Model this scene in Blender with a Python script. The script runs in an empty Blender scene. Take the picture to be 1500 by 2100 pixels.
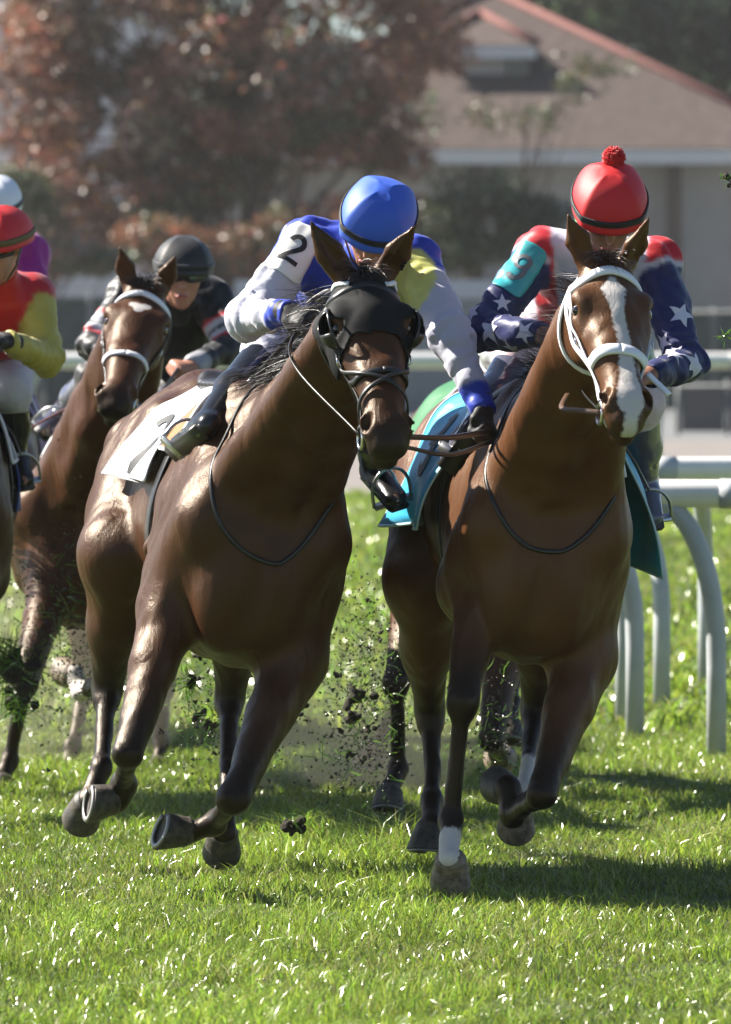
import bpy, bmesh, math, random
import numpy as np
from mathutils import Vector, Matrix
from mathutils.bvhtree import BVHTree

# ------------------------------------------------------------------ camera, sky, sun, exposure
SC = bpy.context.scene
COL = SC.collection
FPX = 15180.0          # focal length in pixels of the 1500 px wide frame
CAMZ = 1.69
TILT = math.atan((1050 - 674) / FPX)
cam_data = bpy.data.cameras.new('camera')
cam = bpy.data.objects.new('camera', cam_data)
COL.objects.link(cam)
cam.location = (0, 0, CAMZ)
cam.rotation_euler = (math.radians(90) - TILT, 0, 0)
cam_data.sensor_fit = 'HORIZONTAL'
cam_data.sensor_width = 36.0
cam_data.lens = 36.0 * FPX / 1500.0
cam_data.clip_start = 0.5
cam_data.clip_end = 3000.0
cam_data.dof.use_dof = True
cam_data.dof.focus_distance = 21.75
cam_data.dof.aperture_fstop = 10.0
SC.camera = cam

SUN_AZ = math.radians(-67)      # measured from +Y (view direction) towards +X: behind and to the left
SUN_EL = math.radians(40)
world = bpy.data.worlds.new('World')
SC.world = world
world.use_nodes = True
wn = world.node_tree
wn.nodes.clear()
sky = wn.nodes.new('ShaderNodeTexSky')
sky.sky_type = 'NISHITA'
sky.sun_disc = False
sky.sun_elevation = SUN_EL
sky.sun_rotation = SUN_AZ
sky.air_density = 0.75
sky.dust_density = 0.4
bg = wn.nodes.new('ShaderNodeBackground')
bg.inputs['Strength'].default_value = 0.05
wo = wn.nodes.new('ShaderNodeOutputWorld')
wn.links.new(sky.outputs[0], bg.inputs['Color'])
wn.links.new(bg.outputs[0], wo.inputs['Surface'])
sun_d = bpy.data.lights.new('sun', 'SUN')
sun_d.energy = 5.0
sun_d.angle = math.radians(0.55)
sun_d.color = (1.0, 0.94, 0.84)
sun = bpy.data.objects.new('sun', sun_d)
COL.objects.link(sun)
to_sun = Vector((math.sin(SUN_AZ) * math.cos(SUN_EL), math.cos(SUN_AZ) * math.cos(SUN_EL), math.sin(SUN_EL)))
sun.rotation_euler = to_sun.to_track_quat('Z', 'Y').to_euler()
sun.location = (-20, 30, 30)
SC.view_settings.view_transform = 'Standard'
SC.view_settings.look = 'None'
SC.view_settings.exposure = 1.65
SC.view_settings.gamma = 1.0
SC.render.resolution_x = 731
SC.render.resolution_y = 1024

# ------------------------------------------------------------------ helpers
RNG = np.random.default_rng(7)
random.seed(7)
_ct, _st = math.cos(TILT), math.sin(TILT)

def at(px, py, Y):
    """point of the place that stands Y metres down the course on the sight line of a photo pixel"""
    dx = (px - 750) / FPX
    dy = (1050 - py) / FPX
    d = np.array([dx, _ct + dy * _st, -_st + dy * _ct])
    return np.array([0, 0, CAMZ]) + d * (Y / d[1])

def nrm(v):
    v = np.asarray(v, float)
    return v / max(1e-9, np.linalg.norm(v))

def V(*a):
    return np.array(a, float)

def tag(o, label=None, cat=None, group=None, kind=None):
    if label: o['label'] = label
    if cat: o['category'] = cat
    if group: o['group'] = group
    if kind: o['kind'] = kind
    return o

def empty(name, loc, label=None, cat=None, group=None):
    o = bpy.data.objects.new(name, None)
    COL.objects.link(o)
    o.location = Vector(loc)
    o.empty_display_size = 0.1
    return tag(o, label, cat, group)

def mesh_obj(name, verts, faces, mat, parent=None, smooth=True, attrs=None):
    me = bpy.data.meshes.new(name)
    verts = np.asarray(verts, dtype=np.float32)
    if isinstance(faces, np.ndarray):
        n = faces.shape[1]
        me.vertices.add(len(verts)); me.vertices.foreach_set('co', verts.ravel())
        me.loops.add(faces.size); me.loops.foreach_set('vertex_index', faces.ravel().astype(np.int32))
        me.polygons.add(len(faces))
        me.polygons.foreach_set('loop_start', np.arange(0, faces.size, n, dtype=np.int32))
        me.update(calc_edges=True); me.validate()
    else:
        me.from_pydata([tuple(map(float, v)) for v in verts], [], faces)
        me.update()
    if smooth:
        me.polygons.foreach_set('use_smooth', np.ones(len(me.polygons), dtype=bool))
    for k, a in (attrs or {}).items():
        if a.ndim == 1:
            at_ = me.attributes.new(k, 'FLOAT', 'POINT'); at_.data.foreach_set('value', a.astype(np.float32))
        else:
            at_ = me.attributes.new(k, 'FLOAT_COLOR', 'POINT')
            c = np.ones((len(a), 4), np.float32); c[:, :3] = a; at_.data.foreach_set('color', c.ravel())
    if mat: me.materials.append(mat)
    o = bpy.data.objects.new(name, me)
    COL.objects.link(o)
    if parent:
        o.parent = parent
        p = parent; M = Matrix.Identity(4)
        o.matrix_parent_inverse = world_of(parent).inverted()
    return o

def world_of(o):
    M = Matrix.LocRotScale(o.location, o.rotation_euler, o.scale)
    if o.parent:
        M = world_of(o.parent) @ o.matrix_parent_inverse @ M
    return M

# ---- mesh builder for tubes, ribbons, boxes
class MB:
    def __init__(s): s.v = []; s.f = []; s.n = 0
    def add(s, v, f):
        b = s.n
        s.v.extend([tuple(map(float, p)) for p in v]); s.f.extend([tuple(i + b for i in q) for q in f]); s.n += len(v)
    def tube(s, pts, r, n=8, cap=True):
        pts = [np.asarray(p, float) for p in pts]
        R = r if hasattr(r, '__len__') else [r] * len(pts)
        v = []; f = []
        up = None
        for i, p in enumerate(pts):
            t = nrm(pts[min(i + 1, len(pts) - 1)] - pts[max(i - 1, 0)])
            if up is None:
                up = nrm(np.cross(t, [0.31, 0.2, 0.93]))
            up = nrm(up - t * np.dot(up, t)); w = np.cross(t, up)
            for k in range(n):
                a = 2 * math.pi * k / n
                v.append(p + R[i] * (math.cos(a) * up + math.sin(a) * w))
        for i in range(len(pts) - 1):
            for k in range(n):
                f.append((i * n + k, i * n + (k + 1) % n, (i + 1) * n + (k + 1) % n, (i + 1) * n + k))
        if cap:
            f.append(tuple(range(n))[::-1]); f.append(tuple((len(pts) - 1) * n + k for k in range(n)))
        s.add(v, f); return s
    def ribbon(s, pts, nrms, w, th):
        """flat strap: width w across, thickness th along the normals"""
        pts = [np.asarray(p, float) for p in pts]
        v = []; f = []
        for i, p in enumerate(pts):
            t = nrm(pts[min(i + 1, len(pts) - 1)] - pts[max(i - 1, 0)])
            n_ = nrm(nrms[i] - t * np.dot(nrms[i], t)); sd = np.cross(t, n_)
            h = w / 2
            v += [p - sd * h, p - sd * h * 0.7 + n_ * th, p + sd * h * 0.7 + n_ * th, p + sd * h]
        for i in range(len(pts) - 1):
            for k in range(4):
                a, b = i * 4 + k, i * 4 + (k + 1) % 4
                f.append((a, b, b + 4, a + 4))
        f.append((3, 2, 1, 0)); e = (len(pts) - 1) * 4; f.append((e, e + 1, e + 2, e + 3))
        s.add(v, f); return s
    def box(s, c, x, y, z):
        c, x, y, z = map(lambda q: np.asarray(q, float), (c, x, y, z))
        v = [c + a * x + b * y + d * z for d in (-1, 1) for b in (-1, 1) for a in (-1, 1)]
        s.add(v, [(0, 2, 3, 1), (4, 5, 7, 6), (0, 1, 5, 4), (2, 6, 7, 3), (0, 4, 6, 2), (1, 3, 7, 5)]); return s
    def abox(s, x0, x1, y0, y1, z0, z1):
        return s.box(((x0 + x1) / 2, (y0 + y1) / 2, (z0 + z1) / 2), (abs(x1 - x0) / 2, 0, 0), (0, abs(y1 - y0) / 2, 0), (0, 0, abs(z1 - z0) / 2))
    def ball(s, c, r, nu=14, nv=9, R=None):
        c = np.asarray(c, float); r = np.asarray(r if hasattr(r, '__len__') else (r, r, r), float)
        R = np.eye(3) if R is None else R
        v = [c + R @ (V(0, 0, 1) * r)]
        for j in range(1, nv):
            th = math.pi * j / nv
            for i in range(nu):
                a = 2 * math.pi * i / nu
                v.append(c + R @ (V(math.sin(th) * math.cos(a), math.sin(th) * math.sin(a), math.cos(th)) * r))
        v.append(c + R @ (V(0, 0, -1) * r)); f = []
        for i in range(nu): f.append((0, 1 + i, 1 + (i + 1) % nu))
        for j in range(nv - 2):
            for i in range(nu):
                a, b = 1 + j * nu + i, 1 + j * nu + (i + 1) % nu
                f.append((a, a + nu, b + nu, b))
        L = len(v) - 1
        for i in range(nu): f.append((L, 1 + (nv - 2) * nu + (i + 1) % nu, 1 + (nv - 2) * nu + i))
        s.add(v, f); return s
    def build(s, name, mat, parent=None, smooth=True, attrs=None):
        return mesh_obj(name, s.v, s.f, mat, parent, smooth, attrs)

def spline(P, n):
    """Catmull-Rom through the points, n samples per span"""
    P = [np.asarray(p, float) for p in P]
    Q = [2 * P[0] - P[1]] + P + [2 * P[-1] - P[-2]]
    out = []
    for i in range(1, len(Q) - 2):
        for k in range(n):
            t = k / n
            a, b, c, d = Q[i - 1], Q[i], Q[i + 1], Q[i + 2]
            out.append(0.5 * (2 * b + (c - a) * t + (2 * a - 5 * b + 4 * c - d) * t * t + (3 * b - a - 3 * c + d) * t ** 3))
    out.append(P[-1]); return out

# ---- distance-field modelling: soft-blended bodies that come out as one continuous surface
class Field:
    def __init__(s, lo, hi, res):
        s.res = res; s.lo = np.asarray(lo, float)
        n = np.ceil((np.asarray(hi) - s.lo) / res).astype(int) + 1
        s.ax = [(s.lo[i] + res * np.arange(n[i])).astype(np.float32) for i in range(3)]
        s.d = np.full(n, 0.5, np.float32)
    def _sl(s, lo, hi):
        sl = []
        for i in range(3):
            a = int(max(0, math.floor((lo[i] - s.lo[i]) / s.res))); b = int(min(len(s.ax[i]), math.ceil((hi[i] - s.lo[i]) / s.res) + 1))
            if b <= a: return None
            sl.append(slice(a, b))
        return tuple(sl)
    def _pts(s, sl):
        return s.ax[0][sl[0]][:, None, None], s.ax[1][sl[1]][None, :, None], s.ax[2][sl[2]][None, None, :]
    def _mix(s, sl, q, k, sub):
        a = s.d[sl]
        if sub:
            b = -q
            h = np.maximum(k - np.abs(a - b), 0) / k
            s.d[sl] = np.maximum(a, b) + h * h * k * 0.25
        else:
            h = np.maximum(k - np.abs(a - q), 0) / k
            s.d[sl] = np.minimum(a, q) - h * h * k * 0.25
    def cap(s, a, b, ra, rb, k=0.03, sub=False):
        a = np.asarray(a, float); b = np.asarray(b, float); m = max(ra, rb) + k + 2 * s.res
        sl = s._sl(np.minimum(a, b) - m, np.maximum(a, b) + m)
        if sl is None: return
        x, y, z = s._pts(sl); ab = b - a; L2 = max(1e-9, float(ab @ ab))
        px, py, pz = x - np.float32(a[0]), y - np.float32(a[1]), z - np.float32(a[2])
        t = np.clip((px * np.float32(ab[0]) + py * np.float32(ab[1]) + pz * np.float32(ab[2])) / np.float32(L2), 0, 1)
        dx = px - t * np.float32(ab[0]); dy = py - t * np.float32(ab[1]); dz = pz - t * np.float32(ab[2])
        q = np.sqrt(dx * dx + dy * dy + dz * dz) - (np.float32(ra) + t * np.float32(rb - ra))
        s._mix(sl, q, np.float32(k), sub)
    def ecap(s, a, b, side, wa, ha, wb, hb, k=0.03, sub=False):
        a = np.asarray(a, float); b = np.asarray(b, float); m = max(wa, ha, wb, hb) + k + 2 * s.res
        sl = s._sl(np.minimum(a, b) - m, np.maximum(a, b) + m)
        if sl is None: return
        x, y, z = s._pts(sl); ab = b - a; L = max(1e-6, np.linalg.norm(ab)); ax = ab / L
        sd = nrm(side - ax * np.dot(side, ax)); nn = np.cross(ax, sd)
        F = np.float32
        px, py, pz = x - F(a[0]), y - F(a[1]), z - F(a[2])
        u = px * F(ax[0]) + py * F(ax[1]) + pz * F(ax[2])
        t = np.clip(u / F(L), 0, 1); du = u - t * F(L)
        ds = px * F(sd[0]) + py * F(sd[1]) + pz * F(sd[2])
        dn = px * F(nn[0]) + py * F(nn[1]) + pz * F(nn[2])
        w = F(wa) + t * F(wb - wa); h = F(ha) + t * F(hb - ha); mn = np.minimum(w, h)
        A = ds / w; B = dn / h; C = du / mn
        k0 = np.sqrt(A * A + B * B + C * C) + F(1e-5)
        k1 = np.sqrt((A / w) ** 2 + (B / h) ** 2 + (C / mn) ** 2) + F(1e-4)
        s._mix(sl, k0 * (k0 - 1) / k1, F(k), sub)
    def ell(s, c, r, R, k=0.03, sub=False):
        """ellipsoid, R columns = axes"""
        c = np.asarray(c, float); m = max(r) + k + 2 * s.res
        sl = s._sl(c - m, c + m)
        if sl is None: return
        x, y, z = s._pts(sl); F = np.float32
        px, py, pz = x - F(c[0]), y - F(c[1]), z - F(c[2])
        A = [(px * F(R[0, i]) + py * F(R[1, i]) + pz * F(R[2, i])) / F(r[i]) for i in range(3)]
        k0 = np.sqrt(A[0] ** 2 + A[1] ** 2 + A[2] ** 2) + F(1e-5)
        k1 = np.sqrt((A[0] / F(r[0])) ** 2 + (A[1] / F(r[1])) ** 2 + (A[2] / F(r[2])) ** 2) + F(1e-4)
        s._mix(sl, k0 * (k0 - 1) / k1, F(k), sub)
    def halfspace(s, p, n, k=0.01):
        """cut away what lies on the side n points to"""
        x, y, z = s._pts(tuple(slice(0, len(a)) for a in s.ax))
        q = (x - np.float32(p[0])) * np.float32(n[0]) + (y - np.float32(p[1])) * np.float32(n[1]) + (z - np.float32(p[2])) * np.float32(n[2])
        s.d = np.maximum(s.d, q.astype(np.float32))
    def wrinkle(s, amp, fn):
        x, y, z = s._pts(tuple(slice(0, len(a)) for a in s.ax))
        s.d = (s.d + np.float32(amp) * fn(x, y, z)).astype(np.float32)
    def crease(s, c, rad, amp, freq, seed):
        """gathers of cloth that run round a bent joint"""
        c = np.asarray(c, float); sl = s._sl(c - rad * 1.6, c + rad * 1.6)
        if sl is None: return
        q = np.random.default_rng(seed); k = (q.normal(size=3) * 22).astype(np.float32); k2 = (q.normal(size=3) * 40).astype(np.float32)
        x, y, z = s._pts(sl); F = np.float32
        px, py, pz = x - F(c[0]), y - F(c[1]), z - F(c[2]); r = np.sqrt(px * px + py * py + pz * pz)
        w = np.sin(k[0] * px + k[1] * py + k[2] * pz) * F(1.6) + np.sin(k2[0] * px + k2[1] * py + k2[2] * pz) * F(.8)
        s.d[sl] += F(amp) * (np.abs(np.sin(r * F(freq) + w)) - F(.6)) * np.exp(-(r / F(rad)) ** 2)
    def mesh(s, smooth=2):
        d = s.d; ins = d < 0
        c = ins[:-1, :-1, :-1].astype(np.int8)
        tot = np.zeros_like(c)
        for i in (0, 1):
            for j in (0, 1):
                for k in (0, 1):
                    tot += ins[i:i + c.shape[0], j:j + c.shape[1], k:k + c.shape[2]]
        act = (tot > 0) & (tot < 8)
        I = np.argwhere(act)
        idx = np.full(act.shape, -1, np.int32); idx[act] = np.arange(len(I))
        corner = {}
        for i in (0, 1):
            for j in (0, 1):
                for k in (0, 1):
                    corner[i, j, k] = d[I[:, 0] + i, I[:, 1] + j, I[:, 2] + k]
        acc = np.zeros((len(I), 3)); cnt = np.zeros(len(I))
        for axis in range(3):
            o = [q for q in range(3) if q != axis]
            for p in (0, 1):
                for q in (0, 1):
                    a = [0, 0, 0]; a[o[0]] = p; a[o[1]] = q; b = list(a); b[axis] = 1
                    va, vb = corner[tuple(a)], corner[tuple(b)]
                    m = (va < 0) != (vb < 0)
                    t = np.where(m, va / np.where(m, va - vb, 1), 0)
                    pos = np.array(a, float)[None, :].repeat(len(I), 0); pos[:, axis] = t
                    acc[m] += pos[m]; cnt[m] += 1
        P = s.lo + (I + acc / np.maximum(cnt, 1)[:, None]) * s.res
        faces = []
        for axis in range(3):
            n0 = [slice(None)] * 3; n1 = [slice(None)] * 3
            n0[axis] = slice(0, -1); n1[axis] = slice(1, None)
            A = ins[tuple(n0)]; B = ins[tuple(n1)]
            E = np.argwhere(A != B)
            o = [(axis + 1) % 3, (axis + 2) % 3]
            ok = np.ones(len(E), bool)
            for q in o: ok &= (E[:, q] > 0) & (E[:, q] < d.shape[q] - 1)
            E = E[ok]
            def cell(du, dv):
                e = E.copy(); e[:, o[0]] += du; e[:, o[1]] += dv
                return idx[e[:, 0], e[:, 1], e[:, 2]]
            q = np.stack([cell(-1, -1), cell(0, -1), cell(0, 0), cell(-1, 0)], 1)
            fl = A[E[:, 0], E[:, 1], E[:, 2]]
            q[~fl] = q[~fl][:, ::-1]
            faces.append(q)
        Fq = np.concatenate(faces); Fq = Fq[(Fq >= 0).all(1)]
        for _ in range(smooth):
            S = np.zeros_like(P); n = np.zeros(len(P))
            for a, b in ((0, 1), (1, 2), (2, 3), (3, 0)):
                np.add.at(S, Fq[:, a], P[Fq[:, b]]); np.add.at(n, Fq[:, a], 1)
                np.add.at(S, Fq[:, b], P[Fq[:, a]]); np.add.at(n, Fq[:, b], 1)
            P = P * 0.5 + 0.5 * S / np.maximum(n, 1)[:, None]
        return P, Fq

def bvh_of(P, Fq):
    return BVHTree.FromPolygons([tuple(p) for p in P.tolist()], Fq.tolist())

def snap(bvh, p, off=0.0):
    """nearest surface point pushed out by off, with its normal"""
    co, no, _, _ = bvh.find_nearest(Vector(p))
    return np.array(co) + np.array(no) * off, np.array(no)

def strap(mb, bvh, pts, w, th=0.004, off=0.002, n=7, it=2):
    """strap that follows the surface through the given guide points"""
    Q = []; N = []
    for p in spline(pts, n):
        c, no = snap(bvh, p, off); Q.append(c); N.append(no)
    for _ in range(it):
        Q = [Q[0]] + [0.25 * Q[i - 1] + 0.5 * Q[i] + 0.25 * Q[i + 1] for i in range(1, len(Q) - 1)] + [Q[-1]]
        N = [N[0]] + [nrm(N[i - 1] + N[i] + N[i + 1]) for i in range(1, len(N) - 1)] + [N[-1]]
    mb.ribbon(Q, N, w, th); return Q, N

def decal(bvh, polys, origin, u, v, n, size, off=0.003, sub=0.012, bow=0.25):
    """flat print or patch laid on a surface: 2D polygons (in units of size) cast along -n"""
    o = np.asarray(origin, float); u = nrm(u); v = nrm(v); n = nrm(n)
    bm = bmesh.new()
    for poly in polys:
        vs = [bm.verts.new((p[0] * size, p[1] * size, 0)) for p in poly]
        bm.faces.new(vs)
    bmesh.ops.triangulate(bm, faces=bm.faces[:])
    for _ in range(6):
        es = [e for e in bm.edges if e.calc_length() > sub]
        if not es: break
        bmesh.ops.subdivide_edges(bm, edges=es, cuts=1)
        bmesh.ops.triangulate(bm, faces=[f for f in bm.faces if len(f.verts) > 3])
    top = []; keep = []
    for p in bm.verts:
        w = o + u * p.co.x + v * p.co.y + n * bow
        hit = bvh.ray_cast(Vector(w), Vector(-n), bow * 2)
        if hit[0] is None:
            c, no, _, _ = bvh.find_nearest(Vector(w - n * bow))
            hit = (c, no)
        top.append(np.array(hit[0]) + (np.array(hit[1]) * 0.6 + n * 0.4) * off)
    bm.verts.index_update()
    faces = [tuple(q.index for q in f.verts) for f in bm.faces]
    bm.free()
    return top, faces

# ------------------------------------------------------------------ materials
def new_mat(name):
    m = bpy.data.materials.new(name); m.use_nodes = True
    nt = m.node_tree; b = nt.nodes['Principled BSDF']
    return m, nt, b

def nd(nt, t, **kw):
    n = nt.nodes.new(t)
    for k, v in kw.items():
        if k in n.inputs: n.inputs[k].default_value = v
        else: setattr(n, k, v)
    return n

def simple(name, col, rough=0.6, spec=0.4, metal=0.0, noise=0.0, nscale=40, bump=0.0, bscale=200, sheen=0.0, coat=0.0):
    m, nt, b = new_mat(name)
    b.inputs['Base Color'].default_value = (*col, 1); b.inputs['Roughness'].default_value = rough
    b.inputs['Specular IOR Level'].default_value = spec; b.inputs['Metallic'].default_value = metal
    b.inputs['Sheen Weight'].default_value = sheen; b.inputs['Coat Weight'].default_value = coat
    geo = nd(nt, 'ShaderNodeNewGeometry')
    if noise:
        n = nd(nt, 'ShaderNodeTexNoise', Scale=nscale, Detail=4.0)
        nt.links.new(geo.outputs['Position'], n.inputs['Vector'])
        mx = nd(nt, 'ShaderNodeMix', data_type='RGBA', blend_type='MIX')
        mx.inputs['A'].default_value = (*[c * (1 - noise) for c in col], 1); mx.inputs['B'].default_value = (*[min(1, c * (1 + noise)) for c in col], 1)
        nt.links.new(n.outputs['Fac'], mx.inputs['Factor']); nt.links.new(mx.outputs['Result'], b.inputs['Base Color'])
    if bump:
        n2 = nd(nt, 'ShaderNodeTexNoise', Scale=bscale, Detail=3.0)
        nt.links.new(geo.outputs['Position'], n2.inputs['Vector'])
        bp = nd(nt, 'ShaderNodeBump', Strength=bump, Distance=0.004)
        nt.links.new(n2.outputs['Fac'], bp.inputs['Height']); nt.links.new(bp.outputs['Normal'], b.inputs['Normal'])
    return m

def cloth_mat(name, col=None, rough=0.55, attr=False, fold=0.5, spec=0.35, sheen=0.15):
    """thin racing silk: folds from stretched noise, fine weave"""
    m, nt, b = new_mat(name)
    b.inputs['Roughness'].default_value = rough; b.inputs['Specular IOR Level'].default_value = spec
    b.inputs['Sheen Weight'].default_value = sheen; b.inputs['Sheen Roughness'].default_value = 0.4
    geo = nd(nt, 'ShaderNodeNewGeometry')
    if attr:
        a = nd(nt, 'ShaderNodeAttribute', attribute_name='col'); nt.links.new(a.outputs['Color'], b.inputs['Base Color'])
    else:
        n0 = nd(nt, 'ShaderNodeTexNoise', Scale=14.0, Detail=5.0)
        nt.links.new(geo.outputs['Position'], n0.inputs['Vector'])
        mx = nd(nt, 'ShaderNodeMix', data_type='RGBA')
        mx.inputs['A'].default_value = (*[c * .86 for c in col], 1); mx.inputs['B'].default_value = (*[min(1, c * 1.08) for c in col], 1)
        nt.links.new(n0.outputs['Fac'], mx.inputs['Factor']); nt.links.new(mx.outputs['Result'], b.inputs['Base Color'])
    mp = nd(nt, 'ShaderNodeMapping'); mp.inputs['Scale'].default_value = (1.0, 1.0, 1.7); mp.inputs['Rotation'].default_value = (0.5, 0.3, 0.4)
    nt.links.new(geo.outputs['Position'], mp.inputs['Vector'])
    n1 = nd(nt, 'ShaderNodeTexNoise', Scale=9.0, Detail=2.0, Distortion=0.4)
    nt.links.new(mp.outputs['Vector'], n1.inputs['Vector'])
    n2 = nd(nt, 'ShaderNodeTexNoise', Scale=700.0, Detail=1.0); nt.links.new(geo.outputs['Position'], n2.inputs['Vector'])
    b1 = nd(nt, 'ShaderNodeBump', Strength=fold * .7, Distance=0.02); nt.links.new(n1.outputs['Fac'], b1.inputs['Height'])
    b2 = nd(nt, 'ShaderNodeBump', Strength=0.12, Distance=0.001); nt.links.new(n2.outputs['Fac'], b2.inputs['Height'])
    nt.links.new(b1.outputs['Normal'], b2.inputs['Normal']); nt.links.new(b2.outputs['Normal'], b.inputs['Normal'])
    return m

def coat_mat(name, body, dark, rough=0.36, mud=0.0):
    """horse coat: body colour, dark points (attribute dark), white marking (attribute white is a signed field)"""
    m, nt, b = new_mat(name)
    b.inputs['Roughness'].default_value = rough; b.inputs['Specular IOR Level'].default_value = 0.34; b.inputs['Specular Tint'].default_value = (1.0, 0.78, 0.56, 1)
    b.inputs['Sheen Weight'].default_value = 0.0; b.inputs['Sheen Roughness'].default_value = 0.35
    b.inputs['Sheen Tint'].default_value = (1.0, 0.8, 0.6, 1)
    geo = nd(nt, 'ShaderNodeNewGeometry')
    n0 = nd(nt, 'ShaderNodeTexNoise', Scale=5.0, Detail=6.0, Roughness=0.6); nt.links.new(geo.outputs['Position'], n0.inputs['Vector'])
    mx = nd(nt, 'ShaderNodeMix', data_type='RGBA')
    mx.inputs['A'].default_value = (*[c * .72 for c in body], 1); mx.inputs['B'].default_value = (*[c * 1.25 for c in body], 1)
    nt.links.new(n0.outputs['Fac'], mx.inputs['Factor'])
    ad = nd(nt, 'ShaderNodeAttribute', attribute_name='dark')
    mx2 = nd(nt, 'ShaderNodeMix', data_type='RGBA'); mx2.inputs['B'].default_value = (*dark, 1)
    nt.links.new(ad.outputs['Fac'], mx2.inputs['Factor']); nt.links.new(mx.outputs['Result'], mx2.inputs['A'])
    aw = nd(nt, 'ShaderNodeAttribute', attribute_name='white')
    nw = nd(nt, 'ShaderNodeTexNoise', Scale=70.0, Detail=4.0, Roughness=0.7); nt.links.new(geo.outputs['Position'], nw.inputs['Vector'])
    mm = nd(nt, 'ShaderNodeMath', operation='MULTIPLY_ADD'); mm.inputs[1].default_value = 0.012; nt.links.new(nw.outputs['Fac'], mm.inputs[0])
    nt.links.new(aw.outputs['Fac'], mm.inputs[2])
    mr = nd(nt, 'ShaderNodeMapRange'); mr.inputs['From Min'].default_value = 0.0045; mr.inputs['From Max'].default_value = 0.0085
    nt.links.new(mm.outputs[0], mr.inputs['Value'])
    mx3 = nd(nt, 'ShaderNodeMix', data_type='RGBA'); mx3.inputs['B'].default_value = (0.54, 0.50, 0.47, 1)
    nt.links.new(mr.outputs['Result'], mx3.inputs['Factor']); nt.links.new(mx2.outputs['Result'], mx3.inputs['A'])
    nt.links.new(mx3.outputs['Result'], b.inputs['Base Color'])
    # veins and muscle relief, fine hair
    n1 = nd(nt, 'ShaderNodeTexNoise', Scale=9.0, Detail=4.0, Distortion=0.8); nt.links.new(geo.outputs['Position'], n1.inputs['Vector'])
    mp = nd(nt, 'ShaderNodeMapping'); mp.inputs['Scale'].default_value = (1, 1, 0.18); nt.links.new(geo.outputs['Position'], mp.inputs['Vector'])
    n3 = nd(nt, 'ShaderNodeTexNoise', Scale=26.0, Detail=3.0, Distortion=1.5); mp3 = nd(nt, 'ShaderNodeMapping'); mp3.inputs['Scale'].default_value = (1, .6, 0.4); nt.links.new(geo.outputs['Position'], mp3.inputs['Vector']); nt.links.new(mp3.outputs['Vector'], n3.inputs['Vector'])
    b3 = nd(nt, 'ShaderNodeBump', Strength=0.30, Distance=0.009); nt.links.new(n3.outputs['Fac'], b3.inputs['Height'])
    n2 = nd(nt, 'ShaderNodeTexNoise', Scale=420.0, Detail=2.0); nt.links.new(mp.outputs['Vector'], n2.inputs['Vector'])
    b1 = nd(nt, 'ShaderNodeBump', Strength=0.13, Distance=0.018); nt.links.new(n1.outputs['Fac'], b1.inputs['Height']); nt.links.new(b3.outputs['Normal'], b1.inputs['Normal'])
    b2 = nd(nt, 'ShaderNodeBump', Strength=0.6, Distance=0.002); nt.links.new(n2.outputs['Fac'], b2.inputs['Height'])
    nt.links.new(b1.outputs['Normal'], b2.inputs['Normal']); nt.links.new(b2.outputs['Normal'], b.inputs['Normal'])
    nr = nd(nt, 'ShaderNodeMapRange'); nr.inputs['To Min'].default_value = rough - 0.06; nr.inputs['To Max'].default_value = rough + 0.14
    nt.links.new(n1.outputs['Fac'], nr.inputs['Value']); nt.links.new(nr.outputs['Result'], b.inputs['Roughness'])
    return m

M = {}
M['coat_dark'] = coat_mat('dark_bay_coat', (0.050, 0.0185, 0.0066), (0.0055, 0.0034, 0.0028), 0.34)
M['coat_bay'] = coat_mat('bay_coat', (0.086, 0.034, 0.0125), (0.006, 0.0036, 0.0028), 0.35)
M['coat_third'] = coat_mat('brown_coat', (0.058, 0.019, 0.0068), (0.006, 0.0036, 0.0028), 0.37)
M['coat_fourth'] = coat_mat('chestnut_coat', (0.06, 0.03, 0.017), (0.03, 0.016, 0.01), 0.45)
M['hair'] = simple('black_horsehair', (0.012, 0.008, 0.007), 0.45, 0.5)
M['hair_brown'] = simple('brown_horsehair', (0.03, 0.017, 0.012), 0.45, 0.5)
def hoof_mat(name, a, b):
    """horn with growth rings, scuffs and dried mud"""
    m, nt, p = new_mat(name); p.inputs['Roughness'].default_value = .55; p.inputs['Specular IOR Level'].default_value = .4
    geo = nd(nt, 'ShaderNodeNewGeometry')
    n = nd(nt, 'ShaderNodeTexNoise', Scale=38.0, Detail=7.0, Roughness=.7); nt.links.new(geo.outputs['Position'], n.inputs['Vector'])
    cr = nd(nt, 'ShaderNodeValToRGB'); e = cr.color_ramp.elements; e[0].position, e[0].color = .35, (*a, 1); e[1].position, e[1].color = .68, (*b, 1)
    nt.links.new(n.outputs['Fac'], cr.inputs['Fac']); nt.links.new(cr.outputs['Color'], p.inputs['Base Color'])
    w = nd(nt, 'ShaderNodeTexWave', Scale=55.0, Distortion=6.0); w.bands_direction = 'Z'; nt.links.new(geo.outputs['Position'], w.inputs['Vector'])
    ad = nd(nt, 'ShaderNodeMath', operation='ADD'); nt.links.new(w.outputs['Fac'], ad.inputs[0]); nt.links.new(n.outputs['Fac'], ad.inputs[1])
    bp = nd(nt, 'ShaderNodeBump', Strength=.22, Distance=.0016); nt.links.new(ad.outputs[0], bp.inputs['Height']); nt.links.new(bp.outputs['Normal'], p.inputs['Normal']); return m
M['hoof'] = hoof_mat('dark_hoof_horn', (.018, .015, .013), (.10, .085, .065))
M['hoof_pale'] = hoof_mat('pale_hoof_horn', (.07, .05, .035), (.30, .24, .17))
M['shoe'] = simple('worn_aluminium_shoe', (0.30, 0.29, 0.28), 0.5, 0.5, metal=0.8, noise=0.2)
M['eye'] = simple('wet_dark_eye', (0.006, 0.004, 0.003), 0.06, 0.6, coat=0.6)
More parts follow.
